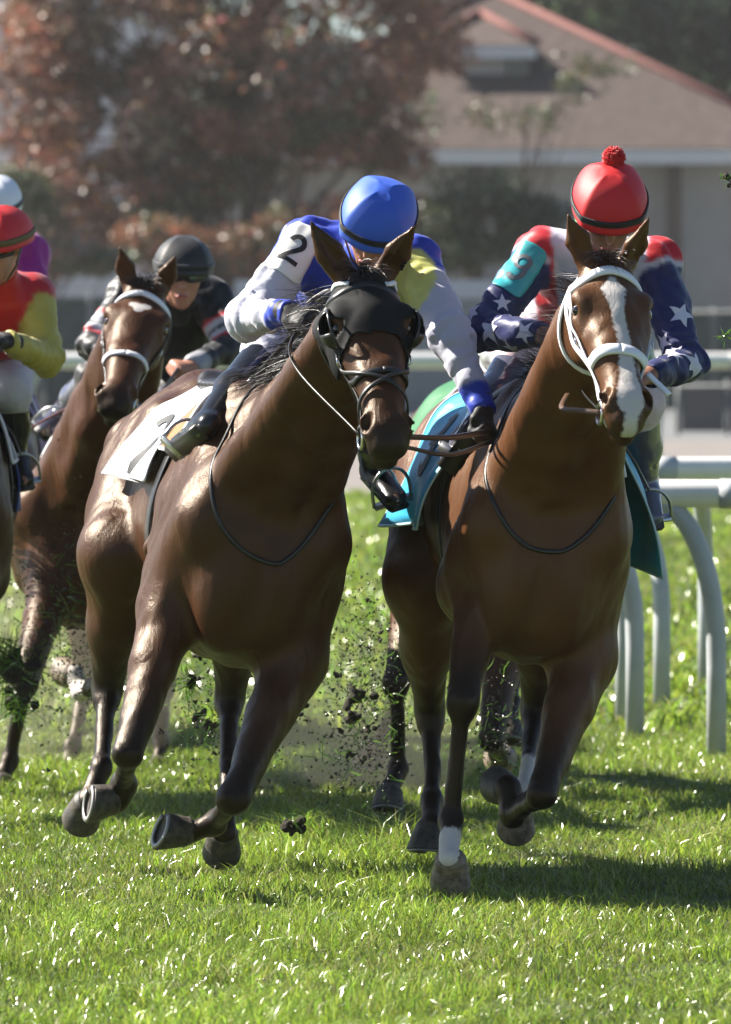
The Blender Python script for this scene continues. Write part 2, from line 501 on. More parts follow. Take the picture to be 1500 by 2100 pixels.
M['nostril'] = simple('dark_nostril', (0.012, 0.006, 0.006), 0.6)
M['leather'] = simple('black_leather', (0.013, 0.012, 0.012), 0.36, 0.5, bump=0.15, bscale=300)
M['leather_brown'] = simple('brown_leather', (0.075, 0.036, 0.017), 0.42, 0.5, bump=0.15, bscale=300)
M['white_strap'] = simple('white_nylon_strap', (0.78, 0.78, 0.82), 0.5, 0.4, bump=0.2, bscale=500)
M['metal'] = simple('polished_steel', (0.62, 0.62, 0.63), 0.18, 0.5, metal=1.0)
M['hood'] = simple('black_stretch_hood', (0.007, 0.007, 0.008), 0.72, 0.2, sheen=0.0, bump=0.25, bscale=500)
M['cup'] = simple('black_blinker_plastic', (0.012, 0.012, 0.013), 0.28, 0.5)
M['skin'] = simple('skin', (0.42, 0.20, 0.135), 0.45, 0.4, noise=0.15, nscale=25, bump=0.1)
M['skin_dark'] = simple('tanned_skin', (0.30, 0.14, 0.09), 0.45, 0.4, noise=0.15, nscale=25, bump=0.1)
M['black_cloth'] = cloth_mat('black_cloth', (0.014, 0.014, 0.017))
M['glove'] = cloth_mat('black_glove', (0.012, 0.012, 0.014), 0.6)
M['boot'] = simple('black_riding_boot', (0.010, 0.010, 0.011), 0.22, 0.5, bump=0.3, bscale=45)
M['boot_wrap'] = simple('clear_plastic_boot_wrap', (0.10, 0.10, 0.14), 0.12, 0.7, bump=0.9, bscale=38, coat=0.5)
M['breeches'] = cloth_mat('white_breeches', (0.52, 0.52, 0.58), 0.6)
M['breeches_pink'] = cloth_mat('blush_breeches', (0.68, 0.52, 0.54), 0.6)
M['lens'] = simple('dark_goggle_lens', (0.01, 0.012, 0.01), 0.05, 0.8, coat=0.8)
M['goggle_frame'] = simple('goggle_frame', (0.02, 0.02, 0.022), 0.4)
M['steel_dull'] = simple('stirrup_alloy', (0.5, 0.5, 0.5), 0.3, 0.5, metal=0.9)

# ------------------------------------------------------------------ ground, track, grass
def ramp_mat(name, scale, stops, rough=0.9, detail=8.0, bump=0.0, spec=0.3, rgh=0.65):
    m, nt, b = new_mat(name)
    b.inputs['Roughness'].default_value = rough; b.inputs['Specular IOR Level'].default_value = spec
    geo = nd(nt, 'ShaderNodeNewGeometry')
    n = nd(nt, 'ShaderNodeTexNoise', Scale=scale, Detail=detail, Roughness=rgh); nt.links.new(geo.outputs['Position'], n.inputs['Vector'])
    cr = nd(nt, 'ShaderNodeValToRGB'); el = cr.color_ramp.elements
    el[0].position, el[0].color = stops[0][0], (*stops[0][1], 1); el[1].position, el[1].color = stops[-1][0], (*stops[-1][1], 1)
    for p, c in stops[1:-1]:
        e = el.new(p); e.color = (*c, 1)
    nt.links.new(n.outputs['Fac'], cr.inputs['Fac']); nt.links.new(cr.outputs['Color'], b.inputs['Base Color'])
    if bump:
        bp = nd(nt, 'ShaderNodeBump', Strength=bump, Distance=0.05); nt.links.new(n.outputs['Fac'], bp.inputs['Height']); nt.links.new(bp.outputs['Normal'], b.inputs['Normal'])
    return m
soil = ramp_mat('turf_soil', 2.2, [(.3, (.045, .045, .018)), (.5, (.060, .085, .020)), (.7, (.085, .14, .028))])
g = MB(); g.abox(-600, 600, -30, 1500, -0.5, 0.0)
tag(g.build('ground', soil, None, False), 'green turf of the racecourse', None, None, 'structure')
g = MB(); g.add([(-300, 76, .006), (300, 76, .006), (300, 112, .006), (-300, 112, .006)], [(0, 1, 2, 3)])
tag(g.build('dirt_track', ramp_mat('harrowed_dirt', 1.1, [(.3, (.15, .13, .12)), (.7, (.21, .19, .175))]), None, False), 'grey brown dirt track beyond the turf', None, None, 'structure')
g = MB(); g.add([(-300, 112, .006), (300, 112, .006), (300, 240, .006), (-300, 240, .006)], [(0, 1, 2, 3)])
tag(g.build('service_road', ramp_mat('pale_concrete', .6, [(.3, (.12, .125, .125)), (.7, (.17, .175, .175))]), None, False), 'pale concrete road in front of the buildings', None, None, 'structure')

def leaf_mat(name, rough=.38, trans=.35, spec=.5, ttint=(1, 1, 1)):
    """leaf or blade: colour from the piece's own attribute, light shines through"""
    m, nt, b = new_mat(name); a = nd(nt, 'ShaderNodeAttribute', attribute_name='col')
    nt.links.new(a.outputs['Color'], b.inputs['Base Color']); b.inputs['Roughness'].default_value = rough; b.inputs['Specular IOR Level'].default_value = spec
    tr = nd(nt, 'ShaderNodeBsdfTranslucent'); mx = nd(nt, 'ShaderNodeMixShader'); mx.inputs[0].default_value = trans
    mu = nd(nt, 'ShaderNodeMix', data_type='RGBA', blend_type='MULTIPLY'); mu.inputs['Factor'].default_value = 1; mu.inputs['B'].default_value = (*ttint, 1)
    nt.links.new(a.outputs['Color'], mu.inputs['A']); nt.links.new(mu.outputs['Result'], tr.inputs['Color'])
    nt.links.new(b.outputs[0], mx.inputs[1]); nt.links.new(tr.outputs[0], mx.inputs[2]); nt.links.new(mx.outputs[0], nt.nodes['Material Output'].inputs['Surface'])
    return m
GRASS = leaf_mat('grass_blade', .21, .40, .7, (1.05, 1.25, .65))

def lump(x, y, seed=0):
    """smooth patchiness 0..1"""
    r = np.random.default_rng(seed); o = 0
    for f, a in ((.55, 1), (1.3, .7), (2.9, .5), (6.5, .35)):
        for _ in range(2):
            k = r.normal(size=2); k = k / np.linalg.norm(k) * f * 6.28 * r.uniform(.6, 1.2); o = o + a * np.sin(k[0] * x + k[1] * y + r.uniform(0, 6.28))
    return 1 / (1 + np.exp(-o * .9))

def grass(name, n, y0, y1, xw, hmin, hmax, wd, label, seed):
    r = np.random.default_rng(seed)
    Y = y0 + (y1 - y0) * r.random(n) ** 1.15
    X = (r.random(n) * 2 - 1) * (xw[0] + xw[1] * Y)
    pat = lump(X, Y, 4); pat2 = lump(X * 3, Y * 3, 9)
    h = (hmin + (hmax - hmin) * r.random(n)) * (.45 + .85 * pat * (.5 + pat2))
    for px_, py_, rad, k in ((790, 1765, .20, 1.5), (640, 1720, .15, .9), (60, 1600, .25, .8), (1250, 1830, .3, .5), (350, 1900, .3, .5)):
        q = at(px_, py_, FPX * CAMZ / (py_ - 674)); h = h * (1 + k * np.exp(-((X - q[0]) ** 2 + ((Y - q[1]) * .6) ** 2) / rad ** 2))      # scuffed tufts
    bare = lump(X * 1.3, Y * .9, 55) < .16; h = np.where(bare, h * .4, h)
    a = r.random(n) * 6.283; w = wd * (.6 + .8 * r.random(n))
    lean = r.normal(.45, .40, n) + 1.0 * lump(X * 1.6, Y * 1.1, 33); la = r.random(n) * 6.283
    D = np.stack([np.cos(la), np.sin(la), np.zeros(n)], 1) * (h * lean)[:, None]
    S = np.stack([np.cos(a), np.sin(a), np.zeros(n)], 1) * (w / 2)[:, None]
    B = np.stack([X, Y, np.zeros(n)], 1); up = np.zeros((n, 3)); up[:, 2] = h
    m = B + D * .30 + up * .58; t = B + D + up * (.98 - .25 * np.clip(np.abs(lean), 0, 1.6) / 1.6)[:, None]
    v = np.stack([B - S, B + S, m + S * .8, m - S * .8, t], 1).reshape(-1, 3)
    i = np.arange(n)[:, None] * 5
    tri = np.concatenate([i + np.array([[0, 1, 2]]), i + np.array([[0, 2, 3]]), i + np.array([[3, 2, 4]])], 0).astype(np.int32)
    base = np.array([.148, .232, .046]); c = base * (.5 + 1.0 * r.random(n))[:, None] * (.55 + .7 * pat + .45 * lump(X * .7, Y * .45, 21))[:, None]
    c[:, 0] *= 1 + .5 * r.random(n); dry = r.random(n) < .05 + .22 * (lump(X * 1.1, Y * .8, 77) > .72); c[dry] = np.array([.30, .27, .13]) * (.6 + .6 * r.random(dry.sum()))[:, None]
    c = np.repeat(c, 5, 0)
    o = mesh_obj(name, v, tri, GRASS, None, True, {'col': c}); tag(o, label, None, None, 'stuff'); return o
grass('grass', 270000, 16.2, 31, (1.0, .052), .018, .070, .0040, 'short sunlit turf of the racecourse', 5)
grass('far_grass', 50000, 31, 76, (1.3, .053), .05, .11, .020, 'turf farther down the course', 6)

# ------------------------------------------------------------------ running rails
RAILW = simple('white_painted_rail', (.74, .725, .70), .38, .5, noise=.12, nscale=14)
RAILG = simple('weathered_white_post', (.40, .42, .44), .45, .5, noise=.2, nscale=10)
def gooseneck(mb, base, top, r=.035):
    b, t = np.asarray(base, float), np.asarray(top, float); h = t[2]
    pts = [b, b + V(0, 0, h * .40)]
    for i in range(1, 13):
        a = math.pi / 2 * i / 12
        pts.append(V(b[0] + (t[0] - b[0]) * (1 - math.cos(a)), b[1] + (t[1] - b[1]) * (1 - math.cos(a)), h * .40 + (h * .97 - h * .40) * math.sin(a)))
    mb.tube(pts, r, 12)
def running_rail(name, path, posts, label, r, rp, n=8):
    root = empty(name, (path[0][0], path[0][1], 0), label, 'rail', 'white running rails')
    MB().tube(spline(path, n), r, 16).build('top_rail', RAILW, root)
    L_ = spline(path, n)
    for i in range(3, len(L_) - 2, 4):
        d = nrm(L_[i + 1] - L_[i]); MB().tube([L_[i] - d * .05, L_[i] + d * .05], r * 1.06, 16).build('rail_joint', RAILG, root)
    for b, t in posts:
        mb = MB(); gooseneck(mb, b, t, rp); mb.build('post', RAILG, root)
    return root
RZ = 1.045
def pb(px, py):
    Y = FPX * CAMZ / (py - 674); return at(px, py, Y)
path = [(7, 28.9, RZ), (3, 28.9, RZ), (1.3, 28.95, RZ), (.86, 29.15, RZ), (.60, 29.7, RZ), (.55, 31.3, RZ), (.62, 33.2, RZ), (.95, 33.85, RZ), (1.5, 34.0, RZ), (3.2, 34.2, RZ), (9, 34.6, RZ)]
pp = []
for (px, py), (tx, ty) in (((1470, 1560), (1.13, 28.97)), ((1303, 1512), (.80, 30.6)), ((1281, 1483), (.72, 31.5)), ((1358, 1446), (1.05, 33.8)), ((1449, 1410), (1.50, 34.05))):
    b = pb(px, py); pp.append(((b[0], b[1], -.05), (tx, ty, RZ)))
pp += [((2.9, 28.9, -.05), (2.6, 28.9, RZ)), ((3.4, 34.6, -.05), (3.2, 34.2, RZ))]
running_rail('running_rail', path, pp, 'near white rail with curved grey posts turning round its end', .056, .039)
FZ = 1.36
fpath = [(-40, 80, FZ), (-12, 77, FZ), (0, 76, FZ), (12, 77, FZ), (40, 80, FZ)]
fposts = []
for px in (-900, -420, 52, 540, 980, 1352, 1850, 2300):
    b = at(px, 1012, 76.0); fposts.append(((b[0] - .02, 76.1, -.05), (b[0] + .22, 76.0, FZ)))
running_rail('far_running_rail', fpath, fposts, 'out of focus white rail across the middle distance', .085, .055)

# ------------------------------------------------------------------ buildings, fences behind the course
BEIGE = ramp_mat('beige_stucco', 1.5, [(.3, (.33, .31, .285)), (.7, (.39, .37, .345))])
ROOF = ramp_mat('brown_roof_shingle', 3.0, [(.25, (.060, .043, .039)), (.55, (.086, .063, .056)), (.8, (.12, .09, .08))], bump=.6)
REDCAP = simple('red_ridge_tile', (.15, .055, .048), .85, noise=.3, nscale=3)
FASCIA = simple('pale_fascia_board', (.58, .58, .56), .6, noise=.1, nscale=2)
DARKW = simple('dark_window_glass', (.02, .022, .025), .12, .6)
def hip(bx, mat, name, x0, x1, ya, yb, z, tanp, parent):
    h = min(x1 - x0, yb - ya) / 2; rz = z + h * tanp
    r0, r1 = (x0 + h, (ya + yb) / 2, rz), (x1 - h, (ya + yb) / 2, rz)
    if x1 - x0 < 2 * h + .01: r1 = (r0[0] + .02, r0[1], r0[2])
    A, B, C, D = (x0, ya, z), (x1, ya, z), (x1, yb, z), (x0, yb, z)
    o = mesh_obj(name, [A, B, C, D, r0, r1], [(0, 1, 5, 4), (1, 2, 5), (2, 3, 4, 5), (3, 0, 4), (3, 2, 1, 0)], mat, parent, False)
    mb = MB()
    for a, b in ((A, r0), (B, r1), (C, r1), (D, r0), (r0, r1)):
        mb.tube([V(*a) + V(0, 0, .05), V(*b) + V(0, 0, .05)], .11, 8)
    mb.build('ridge_tile', REDCAP, o); return o
HY = 175.0; hs = FPX / HY
def hx(px, Y=HY): return (px - 750) * Y / FPX
def hz(py, Y=HY): return CAMZ + (674 - py) * Y / FPX
hb = empty('clubhouse', (hx(1100), HY + 8, 0), 'beige house with large brown hipped roof and red ridge tiles', 'building')
x0, x1 = hx(330), hx(1690)
mb = MB(); mb.abox(x0 + 1.1, x1 - 1.1, HY + 1.2, HY + 15, 0, hz(322)); mb.build('wall', BEIGE, hb, False)
hip(None, ROOF, 'roof', x0, x1, HY, HY + 15.7, hz(305), .52, hb)
mb = MB(); mb.abox(x0 + .05, x1 - .05, HY + .02, HY + .14, hz(336), hz(307)); mb.abox(x0 + .02, x0 + .14, HY + .15, HY + 15.5, hz(336), hz(307)); mb.abox(x1 - .14, x1 - .02, HY + .15, HY + 15.5, hz(336), hz(307)); mb.build('fascia', FASCIA, hb, False)
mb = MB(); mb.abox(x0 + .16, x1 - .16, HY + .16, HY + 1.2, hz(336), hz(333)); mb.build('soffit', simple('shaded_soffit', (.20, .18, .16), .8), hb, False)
for px in (600, 980, 1385, 1650):
    mb = MB(); mb.abox(hx(px - 15), hx(px + 15), HY + .45, HY + .8, 0, hz(337)); mb.build('porch_pillar', simple('brown_timber', (.10, .075, .06), .7, noise=.2), hb, False)
for px in (1060, 1250, 1560):
    mb = MB(); mb.abox(hx(px - 45), hx(px + 45), HY + 1.13, HY + 1.19, hz(540), hz(400)); w_ = mb.build('window', simple('window_frame', (.16, .14, .12), .6), hb, False)
    for s_ in (-1, 1):
        mb = MB(); mb.abox(hx(px + s_ * 21 - 18), hx(px + s_ * 21 + 18), HY + 1.08, HY + 1.125, hz(534), hz(406)); mb.build('pane', DARKW, w_, False)
d0, d1, DY = hx(925), hx(1108), HY + 3.2
mb = MB(); mb.abox(d0 + .35, d1 - .35, DY + .4, DY + 4, hz(210), hz(95)); dm = mb.build('dormer', BEIGE, hb, False)
mb = MB(); mb.abox(hx(1045), hx(1092), DY + .33, DY + .395, hz(178), hz(112)); mb.build('dormer_window', DARKW, dm, False)
hip(None, ROOF, 'dormer_roof', d0 - .6, d1, DY, DY + 4.6, hz(82), .62, dm)
mb = MB(); mb.abox(d0 - .58, d1 - .02, DY + .02, DY + .12, hz(110), hz(84)); mb.build('dormer_fascia', FASCIA, dm, False)
wb = empty('pale_building', (hx(60, 205), 205, 0), 'pale building glimpsed through the russet tree at upper left', 'building')
mb = MB(); mb.abox(hx(-500, 205), hx(330, 205), 205, 218, 0, hz(-60, 205)); mb.build('wall', ramp_mat('pale_plaster', 1.0, [(.3, (.50, .48, .48)), (.7, (.60, .57, .57))]), wb, False)
for k, (a, b) in enumerate(((-420, -330), (-250, -160))):
    for q in ((150, 250), (330, 430)):
        mb = MB(); mb.abox(hx(a, 205), hx(b, 205), 204.9, 204.97, hz(q[1], 205), hz(q[0], 205)); mb.build('window', DARKW, wb, False)
mb = MB(); mb.abox(hx(-520, 205), hx(345, 205), 204.6, 218.4, hz(-60, 205) + .01, hz(-95, 205)); mb.build('roof', ROOF, wb, False)
MESH = ramp_mat('green_windscreen_mesh', 6.0, [(.3, (.035, .050, .045)), (.7, (.065, .085, .078))])
def fence(px0, px1, Y, py, label, mat, step=95, thick=.03, RAILG=simple('grey_fence_post', (.12, .13, .13), .6)):
    root = empty('mesh_fence', (hx(px0, Y), Y, 0), label, 'fence', 'mesh fences by the road')
    n = max(1, int((px1 - px0) / step))
    for i in range(n):
        a, b = hx(px0 + (px1 - px0) * i / n, Y) + .05, hx(px0 + (px1 - px0) * (i + 1) / n, Y) - .05
        mb = MB(); mb.abox(a, b, Y, Y + thick, .05, hz(py, Y)); mb.build('panel', mat, root, False)
        mb = MB(); mb.tube([(a - .05, Y, 0), (a - .05, Y, hz(py, Y) + .1)], .04, 8); mb.build('post', RAILG, root)
    mb = MB(); mb.tube([(hx(px0, Y), Y - .05, hz(py, Y)), (hx(px1, Y), Y - .05, hz(py, Y))], .035, 8); mb.build('top_rail', RAILG, root)
fence(-700, 480, 150, 612, 'dark green mesh fence on the left below the russet tree', MESH)
fence(1360, 2200, 150, 640, 'dark green mesh fence on the right below the beige wall', MESH)
fence(1392, 2000, 118, 792, 'low dark mesh fence behind the white rail on the right', simple('dark_grey_mesh', (.09, .085, .085), .8, noise=.3, nscale=20))
lw = empty('low_wall', (hx(900, 145), 145, 0), 'pale grey low wall with coping between the two mesh fences', 'wall')
mb = MB(); mb.abox(hx(485, 145), hx(1355, 145), 145, 145.4, 0, hz(612, 145)); mb.build('wall_body', simple('grey_blue_render', (.17, .19, .20), .8, noise=.15, nscale=1.5), lw, False)
mb = MB(); mb.abox(hx(482, 145), hx(1358, 145), 144.9, 145.5, hz(612, 145) + .003, hz(574, 145)); mb.build('coping', simple('pale_coping', (.36, .38, .41), .7, noise=.1, nscale=1.5), lw, False)

# ------------------------------------------------------------------ trees and shrubs
LEAF = leaf_mat('autumn_leaf', .38, .30, .5, (1.1, 1.0, .8))
BARK = ramp_mat('grey_brown_bark', 6.0, [(.3, (.06, .045, .038)), (.7, (.13, .10, .085))], bump=.8)
def leaves(cs, n, size, cols, seed, flat=.7):
    """leaf-sized folded faces scattered through clumps (centre, radii, share)"""
    r = np.random.default_rng(seed); P = []; C = []
    wts = np.array([c[2] for c in cs], float); wts /= wts.sum()
    for (c, rad, _, ci), k in zip(cs, (wts * n).astype(int)):
        d = r.normal(size=(k, 3)); d /= np.linalg.norm(d, axis=1)[:, None]
        P.append(np.asarray(c) + d * (r.random(k) ** .45)[:, None] * np.asarray(rad)); base = np.array(cols[ci])
        C.append(base * (.55 + .95 * r.random(k))[:, None] * (1 + .25 * r.normal(size=(k, 3)) * .6).clip(.5, 1.6))
    P = np.concatenate(P); C = np.concatenate(C).clip(.005, .6); n = len(P)
    u = r.normal(size=(n, 3)); u /= np.linalg.norm(u, axis=1)[:, None]; w = np.cross(u, r.normal(size=(n, 3))); w /= np.linalg.norm(w, axis=1)[:, None]
    s = size * (.6 + .8 * r.random(n)); u *= s[:, None]; w *= (s * .55)[:, None]; nn = np.cross(u, w) / s[:, None] * .35
    v = np.stack([P - u, P + w + nn, P + u, P - w + nn], 1).reshape(-1, 3); i = np.arange(n)[:, None] * 4
    f = np.concatenate([i + np.array([[0, 1, 2]]), i + np.array([[0, 2, 3]])], 0).astype(np.int32)
    return v, f, np.repeat(C, 4, 0)
def tree(name, base, top, label, clumps, n, size, cols, seed, trunk_r=.3, limbs=14, cat='tree', group=None):
    root = empty(name, (base[0], base[1], 0), label, cat, group); r = np.random.default_rng(seed + 50)
    b, t = V(*base), V(*top); mb = MB()
    tp = spline([b, b * .65 + t * .35 + r.normal(0, .15, 3), t], 5); mb.tube(tp, list(np.linspace(trunk_r, trunk_r * .35, len(tp))), 9)
    for k in range(limbs):
        c = clumps[k % len(clumps)]; s = tp[int(r.uniform(2, len(tp) - 1))]; e = V(*c[0]) + r.normal(0, .4, 3) * np.array(c[1]) * .8
        q = spline([s, s * .5 + e * .5 + V(0, 0, .35) + r.normal(0, .2, 3), e], 4); rr = trunk_r * r.uniform(.18, .35); mb.tube(q, list(np.linspace(rr, rr * .2, len(q))), 6)
        for _ in range(3):
            s2 = q[int(r.uniform(3, 8))]; e2 = s2 + r.normal(0, .55, 3) * np.array(c[1]) * .6; mb.tube([s2, s2 * .5 + e2 * .5 + r.normal(0, .1, 3), e2], [rr * .45, rr * .3, rr * .1], 5)
    mb.build('trunk', BARK, root)
    v, f, c = leaves(clumps, n, size, cols, seed); mesh_obj('crown', v, f, LEAF, root, False, {'col': c}); return root
TY = 162.0
def cl(px, py, rx, ry, share=1, ci=0, Y=TY, depth=1.6):
    p = at(px, py, Y); return (tuple(p), (rx * Y / FPX, depth, ry * Y / FPX), share, ci)
RUS, RUS2, OLV, GRN, DGR, PALE = (.26, .125, .078), (.18, .098, .068), (.105, .105, .060), (.065, .085, .045), (.032, .048, .034), (.21, .165, .135)
rr = np.random.default_rng(31); clumps = []
for _ in range(150):
    px, py = rr.uniform(20, 900), rr.uniform(-160, 545)
    if px > 560 and py > 330 and rr.random() < .6: continue
    clumps.append(cl(px, py, rr.uniform(45, 120), rr.uniform(35, 90), rr.uniform(.6, 1.3), rr.choice([0, 0, 0, 1, 1, 2, 5]), TY + rr.uniform(-2, 2), rr.uniform(.7, 1.6)))
tree('russet_tree', (hx(510, TY), TY, 0), (hx(520, TY), TY, 8.5), 'large tree with thinning russet brown autumn leaves', clumps, 58000, .098, [RUS, RUS2, OLV, GRN, DGR, PALE], 61, .32, 46)
def shrub(label, spots, n, size, seed, Y, cat='shrub', name='shrub', cis=(3, 4), group='shrubs before the house'):
    r = np.random.default_rng(seed); c = [cl(px + r.normal(0, w * .25), py + r.normal(0, h * .25), w * r.uniform(.4, .8), h * r.uniform(.4, .8), 1, r.choice(cis), Y, .9) for px, py, w, h in spots for _ in range(4)]
    x = np.mean([s[0] for s in spots]); return tree(name, (hx(x, Y), Y, 0), (hx(x, Y), Y, hz(np.mean([s[1] for s in spots]), Y)), label, c, n, size, [RUS, RUS2, OLV, GRN, DGR, PALE], seed, .10, 8, cat, group)
shrub('dark green evergreen bush in front of the house wall', [(930, 430, 110, 90), (1050, 420, 110, 90), (860, 520, 90, 70), (980, 510, 120, 60), (1110, 470, 80, 90)], 7500, .085, 71, 158, cis=(3, 3, 4))
shrub('sparse green sapling rising against the brown roof', [(1190, 170, 90, 70), (1110, 230, 90, 70), (1000, 250, 90, 60), (880, 230, 80, 80), (1240, 140, 60, 40)], 800, .085, 72, 166, cat='tree', name='sapling', cis=(2, 3))
shrub('pale green bush at the foot of the russet tree', [(90, 480, 110, 90), (200, 540, 90, 50), (60, 380, 70, 80)], 3800, .08, 73, 156, cis=(2, 3, 5))
shrub('russet low bush behind the black helmet', [(330, 500, 150, 80), (520, 520, 130, 70), (640, 470, 110, 80)], 5200, .085, 74, 158, cis=(1, 0, 2))
for k, (a, b, lab) in enumerate(((1240, 60, 'dark green tree behind the red hip of the roof'), (1420, 70, 'dark green tree filling the upper right corner'), (1600, 110, 'dark evergreen just outside the right edge'))):
    c = [cl(a + rr.normal(0, 70), b + rr.normal(0, 75), rr.uniform(60, 110), rr.uniform(50, 100), 1, rr.choice([3, 4, 4]), 205, 2.0) for _ in range(12)]
    tree('evergreen_tree', (hx(a, 205), 206, 0), (hx(a, 205), 206, hz(b, 205)), lab, c, 6000, .15, [RUS, RUS2, OLV, GRN, DGR, PALE], 80 + k, .35, 12, 'tree', 'evergreens behind the clubhouse')
# wooded slope that closes the view behind the houses
r_ = np.random.default_rng(5); c = [((x + r_.normal(0, 2), 262 + r_.uniform(-6, 6), r_.uniform(1, 15)), (5, 4, 3.5), 1, r_.choice([3, 4, 4, 2])) for x in np.linspace(-70, 70, 60) for _ in range(2)]
v, f, cc = leaves(c, 26000, .42, [RUS, RUS2, OLV, GRN, DGR, PALE], 90); o = mesh_obj('far_woodland', v, f, LEAF, None, False, {'col': cc}); tag(o, 'far dark woodland closing the view behind the houses', None, None, 'stuff')

# ------------------------------------------------------------------ horses
def sstep(a, b, x):
    t = np.clip((x - a) / (b - a), 0, 1); return t * t * (3 - 2 * t)

def seg_t(P, a, b):
    ab = b - a; t = np.clip(((P - a) @ ab) / (ab @ ab), 0, 1)
    return t, np.linalg.norm(P - (a + t[:, None] * ab), axis=1)

def make_hoof(c, toe, sole, mat, parent, r=0.063, h=0.084, shoe=True):
    sole = nrm(sole); T = nrm(np.asarray(toe, float) - sole * np.dot(toe, sole)); B = np.cross(sole, T)
    n = 22; rings = [(-0.26, 0.56), (-0.13, 0.68), (-0.02, 0.77), (0.03, 0.80), (0.06, 0.78), (0.5, 0.90), (0.95, 1.01), (1.0, 0.98)]
    v = []; f = []
    for fr, k in rings:
        cen = c + sole * h * fr + T * 0.026 * fr
        for i in range(n):
            a = 2 * math.pi * i / n
            ca, sa = math.cos(a), math.sin(a)
            back = 0.86 if ca < -0.6 else 1.0
            drop = 0.016 * (1 - ca) * 0.5 * (1 - fr)          # coronet slopes down to the heel
            v.append(cen + T * (r * k * ca * back) + B * (r * 0.95 * k * sa) + sole * drop)
    for j in range(len(rings) - 1):
        for i in range(n):
            a, b = j * n + i, j * n + (i + 1) % n
            f.append((a, b, b + n, a + n))
    e = (len(rings) - 1) * n; m = len(v)
    for i in range(n):                                        # sole: rim, then a shallow dish
        v.append(c + sole * h * 1.0 + T * 0.026 + (v[e + i] - (c + sole * h + T * 0.026)) * 0.78)
    m2 = len(v)
    for i in range(n):
        v.append(c + sole * h * 0.95 + T * 0.026 + (v[e + i] - (c + sole * h + T * 0.026)) * 0.62)
    cc = len(v); v.append(c + sole * h * 0.93 + T * 0.02)
    for i in range(n):
        j = (i + 1) % n
        f.append((e + i, e + j, m + j, m + i)); f.append((m + i, m + j, m2 + j, m2 + i)); f.append((m2 + i, m2 + j, cc))
    f.append(tuple(range(n))[::-1])
    ho = mesh_obj('hoof', v, f, mat, parent)
    if shoe:
        mb = MB(); pts = []; ns = []
        for i in range(19):
            a = math.radians(-150 + 300 * i / 18)
            pts.append(c + sole * (h + 0.001) + T * (0.026 + r * 0.80 * math.cos(a)) + B * (r * 0.76 * math.sin(a))); ns.append(sole)
        mb.ribbon(pts, ns, 0.018, 0.006)
        mb.build('horseshoe', M['shoe'], ho)
    return ho

def hair_mesh(name, strands, w0, mat, parent, taper=0.25):
    """strands: list of (k,3) polylines; each becomes a thin flat ribbon"""
    v = []; f = []; b = 0
    for S in strands:
        S = np.asarray(S); k = len(S)
        sd = nrm(np.cross(S[-1] - S[0], RNG.normal(size=3)))
        for i, p in enumerate(S):
            w = w0 * (1 - (1 - taper) * i / (k - 1)) * 0.5
            v.append(p - sd * w); v.append(p + sd * w)
        for i in range(k - 1):
            f.append((b + 2 * i, b + 2 * i + 1, b + 2 * i + 3, b + 2 * i + 2))
        b += 2 * k
    return mesh_obj(name, np.array(v), np.array(f, dtype=np.int32), mat, parent)

class Horse: pass

def fold_soft(seed, freq):
    """low relief of muscle and vein"""
    r = np.random.default_rng(seed); W = [(r.normal(size=3) * freq * f, r.uniform(0, 6.28), 1 / f) for f in (.5, .8, 1.2, 1.7)]
    def fn(x, y, z):
        out = 0
        for k, ph, a in W:
            out = out + a * np.sin(np.float32(k[0]) * x + np.float32(ph)) * np.sin(np.float32(k[1]) * y + np.float32(ph * 2)) * np.sin(np.float32(k[2]) * .6 * z + np.float32(ph * 3))
        return out
    return fn

